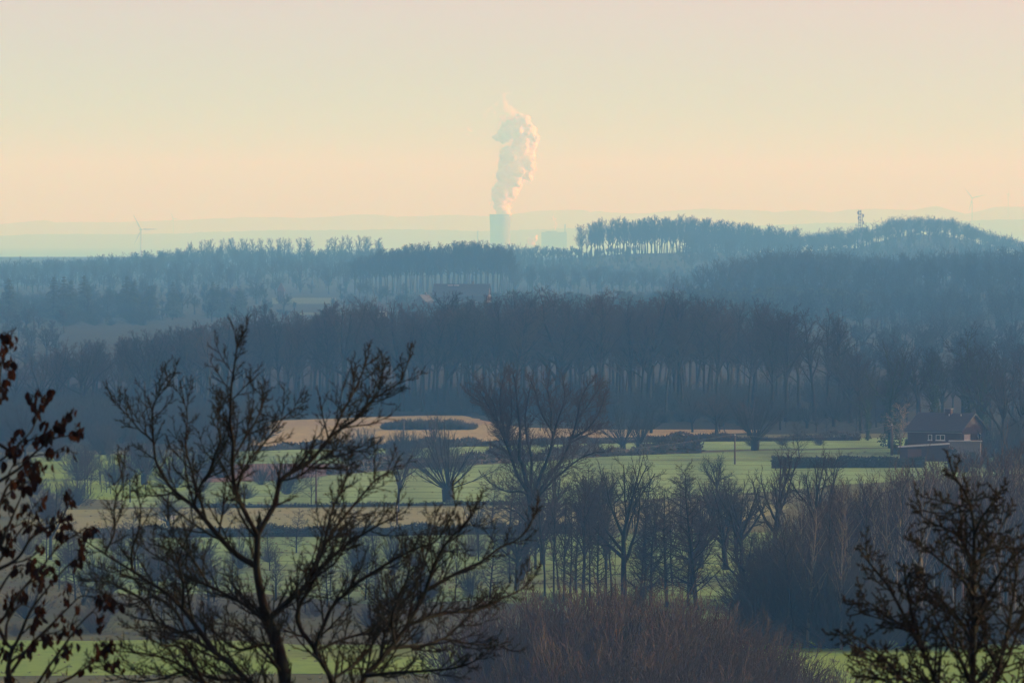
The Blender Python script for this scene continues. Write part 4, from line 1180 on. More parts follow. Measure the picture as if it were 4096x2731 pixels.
Rv = random.Random(61)
KINDS = ALD + SLE + ALD + WIL
for i in range(46):                      # centre, brook and pasture behind it
    px = Rv.uniform(470, 745); b = Rv.uniform(520, 606); d = gd(b)
    t = max(462 + abs(px - 600) * .12, b - Rv.uniform(45, 105))
    plant('bare_tree', Rv.choice(ALD + SLE + ALD + OAK), (gx(px, d), d, 0), zat(t, d), Rv.random() * 6.28, 'bare tree in the tangle of the brookside row below the green meadow', 'tree', 'tangle of the brookside row', Rv.uniform(.9, 1.3))
for i in range(48):                      # left, seen between the dark branches
    px = Rv.uniform(20, 480); b = Rv.uniform(545, 622); d = gd(b)
    t = max(508, b - Rv.uniform(28, 70))
    plant('bare_tree', Rv.choice(KINDS), (gx(px, d), d, 0), zat(t, d), Rv.random() * 6.28, 'bare brookside tree seen through the dark foreground branches', 'tree', 'brookside trees behind the dark branches', Rv.uniform(.9, 1.4))
for i in range(30):                      # hazy left
    px = Rv.uniform(-10, 235); b = Rv.uniform(436, 505); d = gd(b)
    t = b - Rv.uniform(20, 60)
    plant('bare_tree', Rv.choice(ALD + SLE + WIL), (gx(px, d), d, 0), zat(t, d), Rv.random() * 6.28, 'hazy bare tree among thin trunks and meadows at the far left of the valley', 'tree', 'hazy valley trees at left', Rv.uniform(.9, 1.3))
for i in range(26):                      # at the foot of the wood, centre right
    px = Rv.uniform(500, 880); b = Rv.uniform(424, 436); d = gd(b)
    t = b - Rv.uniform(18, 46)
    plant('bare_tree', Rv.choice(OAK + SAP + WIL), (gx(px, d), d, 0), zat(t, d), Rv.random() * 6.28, 'low bare tree between the stubble strip and the long dark wood', 'tree', 'low trees at the foot of the wood', Rv.uniform(1.0, 1.5))

# ivy clad trees by the house
def ivy(parent, H, r, seed, z0=.02, z1=.62, n=900, spread=1.0):
    R = random.Random(seed); S = []
    for k in range(n):
        t = R.random() ** 1.1; z = H * (z0 + (z1 - z0) * t); a = R.random() * 6.28
        q = r * R.uniform(.5, 1.25) * (1 - .45 * t) * spread * (1 + .35 * math.sin(z * 1.7 + seed))
        p = Vector((q * math.cos(a), q * math.sin(a), z)); v = Vector((R.gauss(0, 1), R.gauss(0, 1), R.gauss(0, .7))).normalized() * R.uniform(.2, .5)
        S.append((*p, *(p + v), .14, .05))
    me = tube_mesh('ivy', S, 3); link('ivy', me, IVY, parent)
OAKI = [proto('oak', 700 + i, 20, IVY, TWIG_GREY) for i in range(3)]
BEEI = [proto('beech', 710 + i, 22, IVY, TWIG_GREY) for i in range(2)]
for px, b, t, pr, w, r, lab in ((891, 448, 339, OAKI[0], 1.0, 1.7, 'big fan crowned tree thick with ivy behind the pale cherry tree'),
                                (936, 448, 346, BEEI[0], .9, 1.3, 'ivy wrapped tree just left of the house chimney'),
                                (968, 449, 322, BEEI[1], 1.0, .9, 'tallest airy bare tree behind the roof of the brick house'),
                                (984, 450, 340, OAKI[1], .8, 1.2, 'broad bare tree behind the gable end of the brick house'),
                                (868, 440, 374, OAKI[2], .7, 1.2, 'gnarled ivy covered tree left of the big fan crowned tree')):
    o = one('bare_tree', pr, px, b, t, lab, 'tree', None, w)
    ivy(o, pr[2], r, px)
Rh = random.Random(71)
for i in range(16):
    px = 852 + i * 11.5 + Rh.uniform(-4, 4); d = Rh.uniform(1090, 1190)
    plant('bare_tree', Rh.choice(OAK + BEECH), (gx(px, d), d, 0), zat(interp([(850, 345), (880, 352), (960, 335), (1000, 345), (1040, 350)], px) + Rh.uniform(-4, 28), d), Rh.random() * 6.28,
          'bare tree in the grove standing behind the brick house', 'tree', 'grove behind the brick house', Rh.uniform(1.0, 1.3))
one('bare_tree', OAK[1], 1003, 458, 368, 'dark bare tree right of the brick house', 'tree', None, .9)
one('bare_tree', OAK[5], 1022, 456, 356, 'bare tree cut by the right picture edge beyond the house', 'tree', None, .9)

for i, (px, d, h) in enumerate(((990, 978, 5.5), (997, 985, 7), (1004, 975, 6), (1012, 990, 7.5), (1019, 980, 6.5), (985, 965, 3.6), (1027, 992, 8), (978, 958, 3.2), (968, 952, 2.6), (1035, 1000, 9), (1048, 1006, 10), (1060, 1010, 10), (1025, 1004, 8.5))):  # brush; the tall ones past the right edge are added to shade the gable
    plant('bush', SHR[i % 4], (gx(px, d), d, 0), h, i * 1.3, 'twiggy brown bush crowding and shading the gable end of the brick house', 'bush', 'bushes at the house gable', .7)
for px, d, h in ((1031, 991, 10), (1042, 996, 11.5), (1053, 1001, 12)):  # added beyond the right edge to keep the sun off the gable
    plant('spruce_tree', SPRUCE[0], (gx(px, d), d, 0), h, px, 'spruce added past the right edge to shade the gable end of the brick house', 'spruce', 'added shade spruces', 1.5)
for i in range(120):
    if i < 85:
        px, b, h = Rh.uniform(10, 480), Rh.uniform(548, 646), Rh.uniform(1.4, 4)
        if i % 2: continue
    elif i < 108: px, b, h = Rh.uniform(-10, 230), Rh.uniform(448, 520), Rh.uniform(2.5, 6)
    else: px, b, h = Rh.uniform(942, 1030), Rh.uniform(466, 472), Rh.uniform(2.2, 3.6)
    d = gd(b)
    plant('bush', (SHL + SHR)[i % 7] if i < 85 else SHR[i % 4], (gx(px, d), d, 0), h, Rh.random() * 6.28, 'grey twiggy bush among the brookside trees behind the dark branches' if i < 85 else 'grey twiggy bush in the hazy left part of the valley' if i < 108 else 'low twiggy bush in front of the garage end and shed',
          'bush', 'bushes behind the dark branches' if i < 85 else 'bushes in the hazy left part' if i < 108 else 'bushes before the shed', .9)
# rough tussocks over the open ground
Rg = random.Random(91); TS = []
for k in range(5200):
    b = Rg.uniform(452, 690); d = gd(b); px = Rg.uniform(-20, 1040); x = gx(px, d); y = d + Rg.uniform(-4, 4)
    lush = 455 < b < 503 or 640 < b < 675
    if lush and Rg.random() < .72: continue
    s_ = Rg.uniform(.12, .34) * (.6 if lush else 1)
    for j in range(9):
        a_ = Rg.random() * 6.28; q = Rg.uniform(.1, .9) * s_ * 1.6
        TS.append((x + math.cos(a_) * q * .5, y + math.sin(a_) * q * .5, 0, x + math.cos(a_) * q * 1.2, y + math.sin(a_) * q * 1.2, s_ * Rg.uniform(.6, 1.5), .05, .01))
tag(link('grass_tussocks', tube_mesh('grass_tussocks', TS, 3), mat('tussock', (.075, .085, .035), (.16, .14, .07), .05)), 'rough winter grass tussocks scattered over the valley floor', 'grass', kind='stuff')
# bushes along hedges and brook
Rq = random.Random(21)
for i in range(46):
    if i < 16: px, b, h = Rq.uniform(335, 470), Rq.uniform(455, 474), Rq.uniform(2.5, 5)
    elif i < 26: px, b, h = Rq.uniform(520, 860), Rq.uniform(442, 448), Rq.uniform(1.2, 2.4)
    elif i < 34: px, b, h = Rq.uniform(60, 330), Rq.uniform(470, 500), Rq.uniform(2.5, 6)
    else: px, b, h = Rq.uniform(520, 740), Rq.uniform(598, 630), Rq.uniform(1.0, 2.6)
    d = gd(b)
    plant('bush', SHR[i % 4], (gx(px, d), d, 0), h, Rq.random() * 6.28, ['bare twiggy bush in the clump around the fanned willow', 'low bare bush along the long field hedge', 'bare bush among the hazy trees at left', 'low bush at the feet of the brookside alders'][0 if i < 16 else 1 if i < 26 else 2 if i < 34 else 3],
          'bush', ['bushes near the fanned willow', 'bushes on the field hedge', 'bushes at left', 'bushes at the alders'][0 if i < 16 else 1 if i < 26 else 2 if i < 34 else 3])

# willow scrub, bottom centre
for i, (px, d, t) in enumerate([(500, 452, 612), (522, 446, 598), (548, 455, 590), (575, 448, 588), (600, 458, 590), (627, 447, 592), (652, 456, 596), (678, 446, 600), (702, 454, 606), (726, 444, 618), (750, 450, 630), (774, 442, 642), (800, 446, 655), (824, 440, 664),
                                (488, 432, 625), (535, 430, 612), (590, 428, 605), (640, 430, 610), (690, 428, 622), (735, 425, 640), (780, 424, 655), (510, 415, 640), (560, 412, 630), (620, 414, 628), (670, 410, 638), (720, 412, 650), (842, 436, 672), (478, 440, 618), (565, 436, 586), (590, 440, 584), (615, 436, 587), (642, 440, 588), (665, 436, 592), (690, 440, 597), (545, 440, 592), (520, 436, 604), (715, 436, 608), (738, 440, 622), (762, 436, 632)]):
    z = tz(gx(px, d), d)
    plant('willow_bush', SHO[i % 4], (gx(px, d), d, z), zat(t - 3, d) - z, RND.random() * 6.28, 'tall brown willow bush in the dense scrub at bottom centre', 'bush', 'brown willow scrub at bottom centre', .85)

# thicket, right
TH = [(750, 540), (775, 505), (800, 495), (830, 480), (860, 470), (900, 462), (940, 456), (980, 446), (1040, 436)]
DARKT = bark('dark_twig', (0.04, 0.036, 0.03))
SHD = [proto('shrub', 740 + i, 5, DARKT, DARKT, 1) for i in range(3)]
Rt = random.Random(31)
for i in range(44):
    px = 800 + (i % 22) * 11.5 + Rt.uniform(-5, 5); d = 545 + (i // 22) * 28 + Rt.uniform(-10, 10) + max(0, (px - 850)) * .2
    t = interp(TH, px) + Rt.uniform(-4, 18)
    h = zat(t, d)
    plant('birch_tree', (BIR if i % 3 else SLE)[i % (5 if i % 3 else 4)], (gx(px, d), d, 0), h, Rt.random() * 6.28, 'slender pale stemmed tree in the dense thicket at right', 'tree', 'slender trees of the thicket', 1.0)
THD = [(735, 612), (750, 570), (775, 535), (810, 525), (850, 545), (880, 575), (920, 590), (1040, 600)]
for i in range(40):
    px = 745 + (i % 20) * 14.5 + Rt.uniform(-6, 6); d = 540 + (i // 20) * 14 + Rt.uniform(-5, 5)
    h = max(3, zat(interp(THD, px) + Rt.uniform(-6, 14), d))
    plant('thicket_bush', SHD[i % 3], (gx(px, d), d, 0), h, Rt.random() * 6.28, 'dark dense bush at the foot of the thicket at right', 'bush', 'dark bushes of the thicket', .75)
for i in range(22):
    px = 760 + (i % 11) * 26 + Rt.uniform(-8, 8); d = 600 + (i // 11) * 40 + Rt.uniform(-10, 10)
    plant('thicket_bush', SHO[i % 4], (gx(px, d), d, 0), zat(interp(TH, px) + Rt.uniform(5, 30), d), Rt.random() * 6.28, 'tall reddish brown bush in the upper part of the thicket', 'bush', 'reddish bushes of the thicket', .7)

# broken stump
o = empty('tree_stump', (gx(761, gd(643)), gd(643), 0))
bm = bmesh.new()
Rs = random.Random(4); rings = []
for j, (r, z) in enumerate(((1.0, -.2), (.72, .15), (.5, .5), (.42, .85), (.36, 1.1))):
    rings.append([bm.verts.new((r * Rs.uniform(.8, 1.2) * math.cos(6.2832 * k / 14), r * Rs.uniform(.8, 1.2) * math.sin(6.2832 * k / 14), z + (Rs.uniform(-.12, .2) if j == 4 else 0))) for k in range(14)])
for a, b in zip(rings[:-1], rings[1:]):
    for k in range(14): bm.faces.new((a[k], a[(k + 1) % 14], b[(k + 1) % 14], b[k]))
bm.faces.new(rings[-1])
bm_obj('trunk', bm, BARK, o)
S = [(.2, 0, .8, .75, -.1, 1.0, .1, .04), (.75, -.1, 1.0, .9, 0, .95, .04, .02), (-.3, -.3, .1, -1.1, -.5, .0, .14, .05), (.4, -.3, .1, 1.3, -.4, 0, .15, .05)]
link('root_spur', tube_mesh('root_spur', S, 6), BARK, o)
tag(o, 'dark broken tree stump on grass left of the dark thicket', 'tree stump')

# ------------------------------------------------------------------ trees traced limb by limb
KD = 2352.0 / 1024.0
def smooth_path(P, n):
    """Catmull-Rom through the points, n samples per span"""
    P = [np.array(p, float) for p in P]
    Q = [2 * P[0] - P[1]] + P + [2 * P[-1] - P[-2]]
    out = []
    for i in range(1, len(Q) - 2):
        for k in range(n):
            t = k / n
            out.append(.5 * (2 * Q[i] + (Q[i + 1] - Q[i - 1]) * t + (2 * Q[i - 1] - 5 * Q[i] + 4 * Q[i + 1] - Q[i + 2]) * t * t + (3 * Q[i] - Q[i - 1] - 3 * Q[i + 1] + Q[i + 2]) * t ** 3))
    out.append(P[-1])
    return out

def traced(name, polys, d, root_px, spec, seed, trunk_mat, twig_mat, label, cat, gz=None, per_m=5.0, jitter=1.0, split=1, sides=8, tipboost=True, wscale=1.0):
    """polys: (points in 2352-wide picture units, half width start, half width end, depth start, depth end, children factor)"""
    R = random.Random(seed)
    z0 = tz(gx(root_px, d), d) if gz is None else gz
    org = Vector((gx(root_px, d), d, z0))
    u = d / F / KD
    segs = []
    drawn = []                       # (picture x, picture y, depth) along the limbs drawn so far
    for pts, w0, w1, ds, de, cf in polys:
        n = len(pts)
        w0 *= wscale; w1 *= wscale
        if drawn:
            D = np.array(drawn); e = np.hypot(D[:, 0] - pts[0][0], D[:, 1] - pts[0][1]); j = int(e.argmin())
            if e[j] < 500:
                pts = [(D[j, 0], D[j, 1])] + list(pts[1:] if e[j] < 60 else pts); de = D[j, 2] + (de - ds); ds = D[j, 2]; n = len(pts)
        fl = smooth_path([(a, b, 0) for a, b in pts], 5)
        for q, c in enumerate(fl): drawn.append((c[0], c[1], ds + (de - ds) * q / (len(fl) - 1)))
        P3 = []
        for i, (X_, Y_) in enumerate(pts):
            dd = d + ds + (de - ds) * i / (n - 1)
            p = at(X_ / KD, Y_ / KD, dd) - org
            P3.append((p.x, p.y, p.z))
        path = smooth_path(P3, 5)
        m = len(path) - 1; Lp = 0
        cum = [0]
        for a, b in zip(path[:-1], path[1:]): Lp += float(np.linalg.norm(b - a)); cum.append(Lp)
        rad = [u * (w0 + (w1 - w0) * c / Lp) for c in cum]
        for i in range(m): segs.append((*path[i], *path[i + 1], rad[i], rad[i + 1], 0))
        nk = int(Lp * per_m * cf)
        az = R.random() * 6.28
        C = spec[1]
        for k in range(nk):
            s = Lp * (0.05 + .95 * (k + R.random()) / max(nk, 1))
            i = min(m - 1, int(np.searchsorted(cum, s)) - 1); i = max(i, 0)
            f = (s - cum[i]) / max(1e-6, cum[i + 1] - cum[i])
            q = path[i] + (path[i + 1] - path[i]) * min(1, f)
            dv = vnorm(tuple(path[i + 1] - path[i]))
            az += 2.4 + R.gauss(0, .5)
            cd = tilt(dv, math.radians(C['ang'] + R.gauss(0, C['angv'])), az)
            ln = C['ratio'] * R.uniform(.35, 1.2) * (1 - .35 * s / Lp) * (.55 + .75 * min(1, rad[i] / (7 * u * wscale)))
            branch(R, tuple(q), cd, ln, max(min(rad[i] * .55, C['rr']), C['rmin']), spec, 1, segs)
        # leading tip
        dv = vnorm(tuple(path[-1] - path[-2]))
        if tipboost: branch(R, tuple(path[-1]), dv, C['ratio'] * .35, rad[-1], spec, 1, segs)
    A = np.array(segs)
    o = empty(name, org)
    T = A[A[:, 8] < split]; Cc = A[A[:, 8] >= split]
    link('trunk', tube_mesh('trunk', T[:, :8], sides, True), trunk_mat, o)
    link('crown', tube_mesh('crown', Cc[:, :8], 3 if d > 100 else 4), twig_mat, o)
    return tag(o, label, cat), A

# --- the big many limbed tree in the middle
u_ = KD
def z7(*p): return [((2000 + a / 2.138) / 4 * KD, (1300 + b / 2.138) / 4 * KD) for a, b in p]
def z6(*p): return [((1000 + a / 2.138) / 4 * KD, (1300 + b / 2.138) / 4 * KD) for a, b in p]
BT = [
    (z7((170, 2180), (215, 1980), (250, 1750), (262, 1560), (240, 1400)), 16, 11, 0, 0, .2),
    (z7((240, 1400), (190, 1180), (165, 1130), (172, 900), (150, 700), (130, 480), (110, 420)), 10, 2, 0, -2.5, 1),
    (z7((262, 1500), (270, 1150), (235, 990), (215, 800), (240, 620), (270, 480)), 7, 2, 0, 2.5, 1),
    (z7((255, 1540), (310, 1380), (370, 1230), (425, 1090), (452, 940), (425, 870), (350, 740), (300, 560), (260, 470)), 9, 1.6, 0, -1.5, 1.1),
    (z7((450, 960), (490, 830), (550, 640), (545, 500)), 6, 1.6, -1, 1, 1.1),
    (z7((430, 890), (440, 720), (410, 560), (420, 460)), 5, 1.5, -1.2, -3, 1.1),
    (z7((255, 1580), (330, 1440), (440, 1270), (540, 1130), (610, 970), (660, 800), (690, 640), (760, 500), (790, 470)), 10, 1.6, 0, 3, 1.1),
    (z7((620, 960), (740, 890), (830, 780), (880, 660), (890, 620)), 5, 1.5, 1.5, 1, 1.2),
    (z7((590, 1010), (690, 960), (800, 910), (870, 880)), 4, 1.3, 1, 3, 1.2),
    (z7((660, 800), (740, 700), (830, 560), (850, 500)), 4, 1.4, 2, 4.5, 1.2),
    (z7((230, 1420), (150, 1280), (70, 1060), (-20, 840), (-120, 650), (-175, 560)), 8, 1.5, 0, -3, 1.1),
    (z7((90, 1110), (30, 880), (0, 660), (20, 500), (40, 430)), 6, 1.5, -1, 1, 1.1),
    (z6((2230, 1080), (2120, 840), (2010, 690), (1900, 610), (1840, 560)), 5, 1.4, -1, -3.5, 1.1),
    (z6((2120, 830), (2080, 660), (2000, 560), (1950, 480)), 4, 1.3, -2, 0, 1.1),
    (z7((300, 1500), (440, 1340), (600, 1200), (700, 1130), (800, 1090), (900, 1080)), 6, 1.5, 0, -4, .9),
    (z7((250, 1450), (180, 1420), (60, 1420), (-60, 1360), (-130, 1310)), 5, 1.3, 0, 3, 1),
    (z7((120, 1180), (60, 1000), (100, 760), (90, 560), (80, 430)), 5, 1.4, -1, 3, 1.1),
    (z7((230, 1700), (150, 1600), (40, 1560), (-60, 1580)), 5, 1.3, 0, -2, 1),
    (z7((240, 1650), (330, 1580), (420, 1560), (520, 1580)), 5, 1.3, 0, 2, 1),
]
BSP = [None, dict(n=0, t0=0, t1=1, ang=38, ratio=3.4, steps=6, wob=.10, up=.07, rr=.05, rmin=.028, shape=.5, angv=12, taper=.3),
       L(8, .12, 1, 36, .42, 4, .14, .07, .6, .022, .4, 10), L(7, .12, 1, 34, .45, 2, .14, .07, .6, .015, .3, 10)]
TWIG_RED = bark('twig_reddish', (0.042, 0.030, 0.025))
traced('big_tree', BT, 640.0, 523, BSP, 5, BARK, TWIG_RED, 'biggest bare tree with many arching limbs in mid valley, its crown against the dark wood', 'tree', per_m=2.7, split=1, wscale=.55)

# --- dark tree in front, left of centre
FT = [
    ([(720, 2379), (700, 2000), (672, 1700), (652, 1551), (631, 1459), (618, 1432)], 22, 16, 0, 0, 1.2),
    ([(618, 1432), (605, 1390), (594, 1340), (588, 1300)], 14, 10, 0, 0, .8),
    ([(588, 1300), (590, 1265), (591, 1228)], 10, 8, 0, 0, .8),
    ([(591, 1228), (612, 1190), (631, 1155), (644, 1104), (672, 1082), (709, 1061), (737, 1030), (762, 999), (792, 978), (821, 959), (840, 938), (856, 918), (890, 895), (918, 876), (930, 850), (937, 830)], 8, 1.6, 0, .7, 1.2),
    ([(752, 1012), (770, 980), (790, 940), (808, 908), (828, 866), (843, 825)], 4, 1.6, .2, .9, 1.4),
    ([(806, 966), (850, 922), (868, 900), (880, 850)], 3, 1.5, .3, -.4, 1.3),
    ([(591, 1228), (570, 1190), (551, 1152), (540, 1123), (533, 1070), (535, 1015), (528, 970), (530, 934), (531, 890), (537, 849), (541, 820), (545, 795), (556, 770)], 7, 1.8, 0, -.6, 1.4),
    ([(533, 1060), (560, 1010), (590, 960), (600, 930), (605, 905)], 3.5, 1.4, -.2, .5, 1.4),
    ([(538, 1120), (570, 1060), (620, 1000), (650, 960), (690, 930)], 4, 1.4, -.1, .6, 1.4),
    ([(588, 1300), (540, 1270), (500, 1228), (460, 1180), (443, 1160), (416, 1140), (389, 1115), (368, 1080), (357, 1055), (352, 1015)], 9, 3, 0, .5, 1.0),
    ([(352, 1015), (338, 1000), (322, 988), (300, 962), (285, 945), (271, 934)], 3, 1.2, .5, .8, 1.4),
    ([(352, 1015), (350, 970), (352, 929), (375, 895), (388, 878), (397, 862)], 3, 1.4, .5, .2, 1.6),
    ([(443, 1160), (462, 1110), (481, 1082), (492, 1045), (505, 1010), (500, 970), (508, 930)], 4.5, 1.4, .2, -.7, 1.5),
    ([(480, 1200), (440, 1080), (425, 1020), (430, 960), (420, 910)], 4, 1.3, .3, .9, 1.5),
    ([(620, 1420), (640, 1400), (663, 1378), (700, 1346), (714, 1322), (750, 1290), (789, 1255), (830, 1228), (870, 1204), (920, 1180)], 10, 1.8, 0, -.8, 1.3),
    ([(714, 1322), (740, 1262), (775, 1205), (820, 1150), (860, 1105), (900, 1075)], 6, 1.5, -.3, .4, 1.5),
    ([(640, 1104), (690, 1090), (740, 1050), (780, 1045), (840, 1030)], 3, 1.2, 0, -.6, 1.5),
    ([(740, 1262), (760, 1180), (790, 1110), (800, 1060)], 4, 1.4, .2, 1.0, 1.5),
    ([(620, 1430), (590, 1410), (564, 1389), (535, 1373), (480, 1345), (430, 1325), (380, 1290), (333, 1260)], 7, 1.6, 0, .9, 1.3),
    ([(480, 1345), (440, 1280), (400, 1230), (385, 1180)], 4, 1.4, .4, -.3, 1.4),
    # second stem
    ([(740, 2379), (790, 1900), (775, 1650), (760, 1561), (738, 1520), (721, 1488), (705, 1465), (692, 1448), (682, 1416), (690, 1384), (712, 1350)], 17, 5, 0, -.4, 1.0),
    ([(721, 1488), (745, 1430), (762, 1394), (790, 1365), (816, 1341), (870, 1305), (923, 1274), (965, 1255), (1004, 1239), (1042, 1174), (1052, 1140)], 6, 1.4, -.2, -.9, 1.2),
    ([(726, 1490), (780, 1470), (840, 1450), (890, 1420), (940, 1400)], 4.5, 1.3, -.2, .4, 1.3),
    ([(690, 1384), (720, 1330), (770, 1290), (800, 1240)], 4, 1.3, -.3, -1, 1.4),
    # third limb, reaching right
    ([(760, 2379), (800, 2000), (815, 1700), (832, 1566), (865, 1525), (896, 1488), (918, 1460), (934, 1437), (955, 1400), (977, 1357), (1005, 1340), (1031, 1325), (1070, 1305), (1109, 1287), (1146, 1258), (1185, 1240), (1212, 1215), (1224, 1190)], 17, 1.8, 0, .9, 1.2),
    ([(977, 1357), (1000, 1290), (1030, 1240), (1075, 1195), (1100, 1150)], 6, 1.5, .3, -.6, 1.4),
    ([(934, 1437), (990, 1415), (1040, 1405), (1085, 1402), (1150, 1375), (1203, 1349), (1228, 1322)], 6, 1.5, .3, 1.1, 1.3),
    ([(896, 1488), (930, 1484), (964, 1483), (992, 1476), (1020, 1467), (1080, 1478), (1140, 1480)], 6, 1.4, .1, .7, 1.2),
    ([(1020, 1467), (1060, 1430), (1095, 1395), (1130, 1385)], 4, 1.2, .4, 1.0, 1.2),
    ([(905, 1480), (900, 1420), (915, 1370), (940, 1310), (930, 1250)], 5, 1.4, .1, -1, 1.4),
    ([(840, 1560), (900, 1545), (980, 1540), (1060, 1530), (1120, 1500)], 6, 1.3, 0, -.8, 1.2),
    # lower left limbs
    ([(668, 1690), (620, 1610), (564, 1558), (525, 1522), (492, 1497), (460, 1478), (430, 1459), (390, 1440), (357, 1427), (320, 1420)], 12, 2, 0, .8, 1.1),
    ([(492, 1497), (455, 1445), (419, 1397), (380, 1360), (340, 1335), (303, 1310), (250, 1278), (199, 1244)], 8, 1.8, .2, .9, 1.0),
    ([(303, 1314), (302, 1265), (318, 1215), (322, 1170), (315, 1130)], 4, 1.4, .7, .3, 1.4),
    ([(240, 1272), (262, 1220), (262, 1160), (280, 1110), (275, 1075)], 3.5, 1.3, .8, 1.2, 1.3),
    ([(419, 1397), (420, 1340), (410, 1290), (425, 1240)], 5, 1.4, .4, -.4, 1.4),
    ([(650, 1600), (560, 1600), (470, 1570), (400, 1520), (330, 1500), (270, 1495)], 7, 1.5, 0, -.7, 1.2),
    ([(470, 1570), (420, 1490), (370, 1480), (300, 1440)], 5, 1.3, -.3, -1, 1.2),
    ([(745, 1560), (820, 1520), (860, 1470), (880, 1400), (890, 1340)], 5, 1.4, -.2, .8, 1.4),
    ([(640, 1490), (600, 1480), (545, 1490), (480, 1440), (430, 1400)], 5, 1.4, 0, .9, 1.5),
    ([(430, 1459), (400, 1400), (350, 1370), (290, 1390), (230, 1360)], 5, 1.3, .3, 1.2, 1.4),
    ([(357, 1427), (330, 1380), (260, 1340), (200, 1330)], 4, 1.3, .5, 0, 1.4),
    ([(564, 1558), (500, 1560), (430, 1540), (360, 1560), (290, 1560), (220, 1530)], 5, 1.3, .3, -.3, 1.4),
    ([(870, 1520), (890, 1440), (960, 1330), (985, 1250), (1000, 1190)], 5, 1.4, .1, 1.0, 1.4),
    ([(700, 1700), (640, 1640), (560, 1620), (480, 1620), (400, 1590)], 6, 1.4, 0, .8, 1.3),
    ([(655, 1560), (610, 1500), (570, 1460), (540, 1440), (500, 1430)], 5, 1.4, 0, -.6, 1.4),
]
FSP = [None, dict(n=0, t0=0, t1=1, ang=32, ratio=.40, steps=6, wob=.09, up=.08, rr=.009, rmin=.0042, shape=.5, angv=12, taper=.4),
       L(6, .12, 1, 34, .46, 4, .12, .09, .7, .0034, .4, 10), L(4, .15, 1, 36, .42, 2, .12, .08, .8, .0027, .3, 10, .6)]
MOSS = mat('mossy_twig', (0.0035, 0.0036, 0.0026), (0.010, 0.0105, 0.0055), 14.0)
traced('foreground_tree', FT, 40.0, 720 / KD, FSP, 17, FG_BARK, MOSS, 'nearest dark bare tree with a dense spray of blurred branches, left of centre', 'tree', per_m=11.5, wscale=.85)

# --- dark shrub in front at right
def rr_(*p): return [((2996 + a / 2.138) / 4 * KD, (1998 + b / 2.138) / 4 * KD) for a, b in p]
RT = [
    (rr_((1890, 3300), (1905, 2400), (1915, 1800), (1918, 1500), (1925, 1200), (1928, 900), (1925, 640), (1930, 300), (1900, 60), (1840, -80), (1760, -200), (1740, -260)), 13, 2.4, 0, 0, 1.7),
    (rr_((1880, 2300), (1720, 1800), (1600, 1540), (1500, 1320), (1390, 1100), (1300, 930), (1200, 750), (1100, 620), (1010, 510), (985, 480)), 8, 2, 0, .5, 1.5),
    (rr_((1880, 2100), (1600, 1850), (1350, 1560), (1220, 1420), (1100, 1310), (1000, 1230), (880, 1160), (790, 1160)), 6, 1.6, 0, -.5, 1.5),
    (rr_((1925, 640), (1880, 480), (1810, 330), (1700, 250), (1600, 210), (1480, 140)), 5, 1.6, 0, .4, 1.6),
    (rr_((1922, 860), (1860, 720), (1760, 610), (1640, 520), (1540, 430), (1450, 380)), 5, 1.5, 0, -.5, 1.6),
    (rr_((1926, 1250), (1840, 1080), (1740, 940), (1640, 850), (1540, 760), (1480, 690)), 5, 1.5, 0, .6, 1.6),
    (rr_((1920, 1600), (1820, 1380), (1720, 1250), (1620, 1060), (1560, 930)), 6, 1.5, 0, -.3, 1.6),
    (rr_((1390, 1100), (1300, 1060), (1180, 1000), (1060, 900), (980, 850)), 4, 1.3, .2, .7, 1.6),
    (rr_((1500, 1320), (1460, 1160), (1400, 1000), (1360, 760), (1340, 640)), 5, 1.4, .3, -.2, 1.6),
    (rr_((1350, 1560), (1200, 1460), (1050, 1400), (900, 1370)), 4, 1.3, -.2, -.8, 1.4),
    (rr_((1930, 2000), (2060, 1700), (2140, 1440), (2200, 1200), (2240, 1000), (2280, 720), (2310, 470)), 8, 1.8, 0, .4, 1.6),
    (rr_((1930, 1100), (2000, 900), (2080, 750), (2170, 600), (2250, 500), (2330, 440)), 5, 1.5, 0, -.5, 1.6),
    (rr_((1930, 700), (1980, 520), (2060, 380), (2150, 250), (2210, 150)), 4.5, 1.6, 0, .3, 1.7),
    (rr_((1930, 300), (1990, 160), (2060, 60), (2120, -40), (2150, -70)), 3.6, 1.6, 0, -.3, 1.7),
    (rr_((1910, 100), (1850, 60), (1760, 40), (1690, 10)), 3, 1.5, 0, .3, 1.7),
    (rr_((2140, 1440), (2040, 1260), (2000, 1080), (2020, 920)), 5, 1.4, .1, .6, 1.6),
    (rr_((2200, 1200), (2320, 1050), (2420, 900), (2500, 760)), 5, 1.5, .2, .6, 1.5),
    (rr_((2000, 2100), (2250, 1800), (2400, 1500), (2520, 1250)), 7, 1.6, 0, -.5, 1.5),
    (rr_((1700, 1800), (1500, 1640), (1350, 1640), (1200, 1560), (1080, 1500)), 5, 1.3, 0, .4, 1.4),
]
RSP = [None, dict(n=0, t0=0, t1=1, ang=44, ratio=.36, steps=5, wob=.10, up=.06, rr=.010, rmin=.0052, shape=.5, angv=10, taper=.5),
       L(6, .1, 1, 46, .40, 3, .12, .06, .7, .0045, .3, 12, .6), L(4, .2, 1, 46, .36, 1, .1, .04, .9, .0045, .3, 12, .8)]
traced('foreground_shrub', RT, 36.0, (2996 + 1890 / 2.138) / 4, RSP, 23, FG_BARK, mat('olive_twig', (0.006, 0.0055, 0.0035), (0.016, 0.0145, 0.007), 14.0), 'dark blurred bushy young tree close in front at the right corner', 'tree', per_m=10)

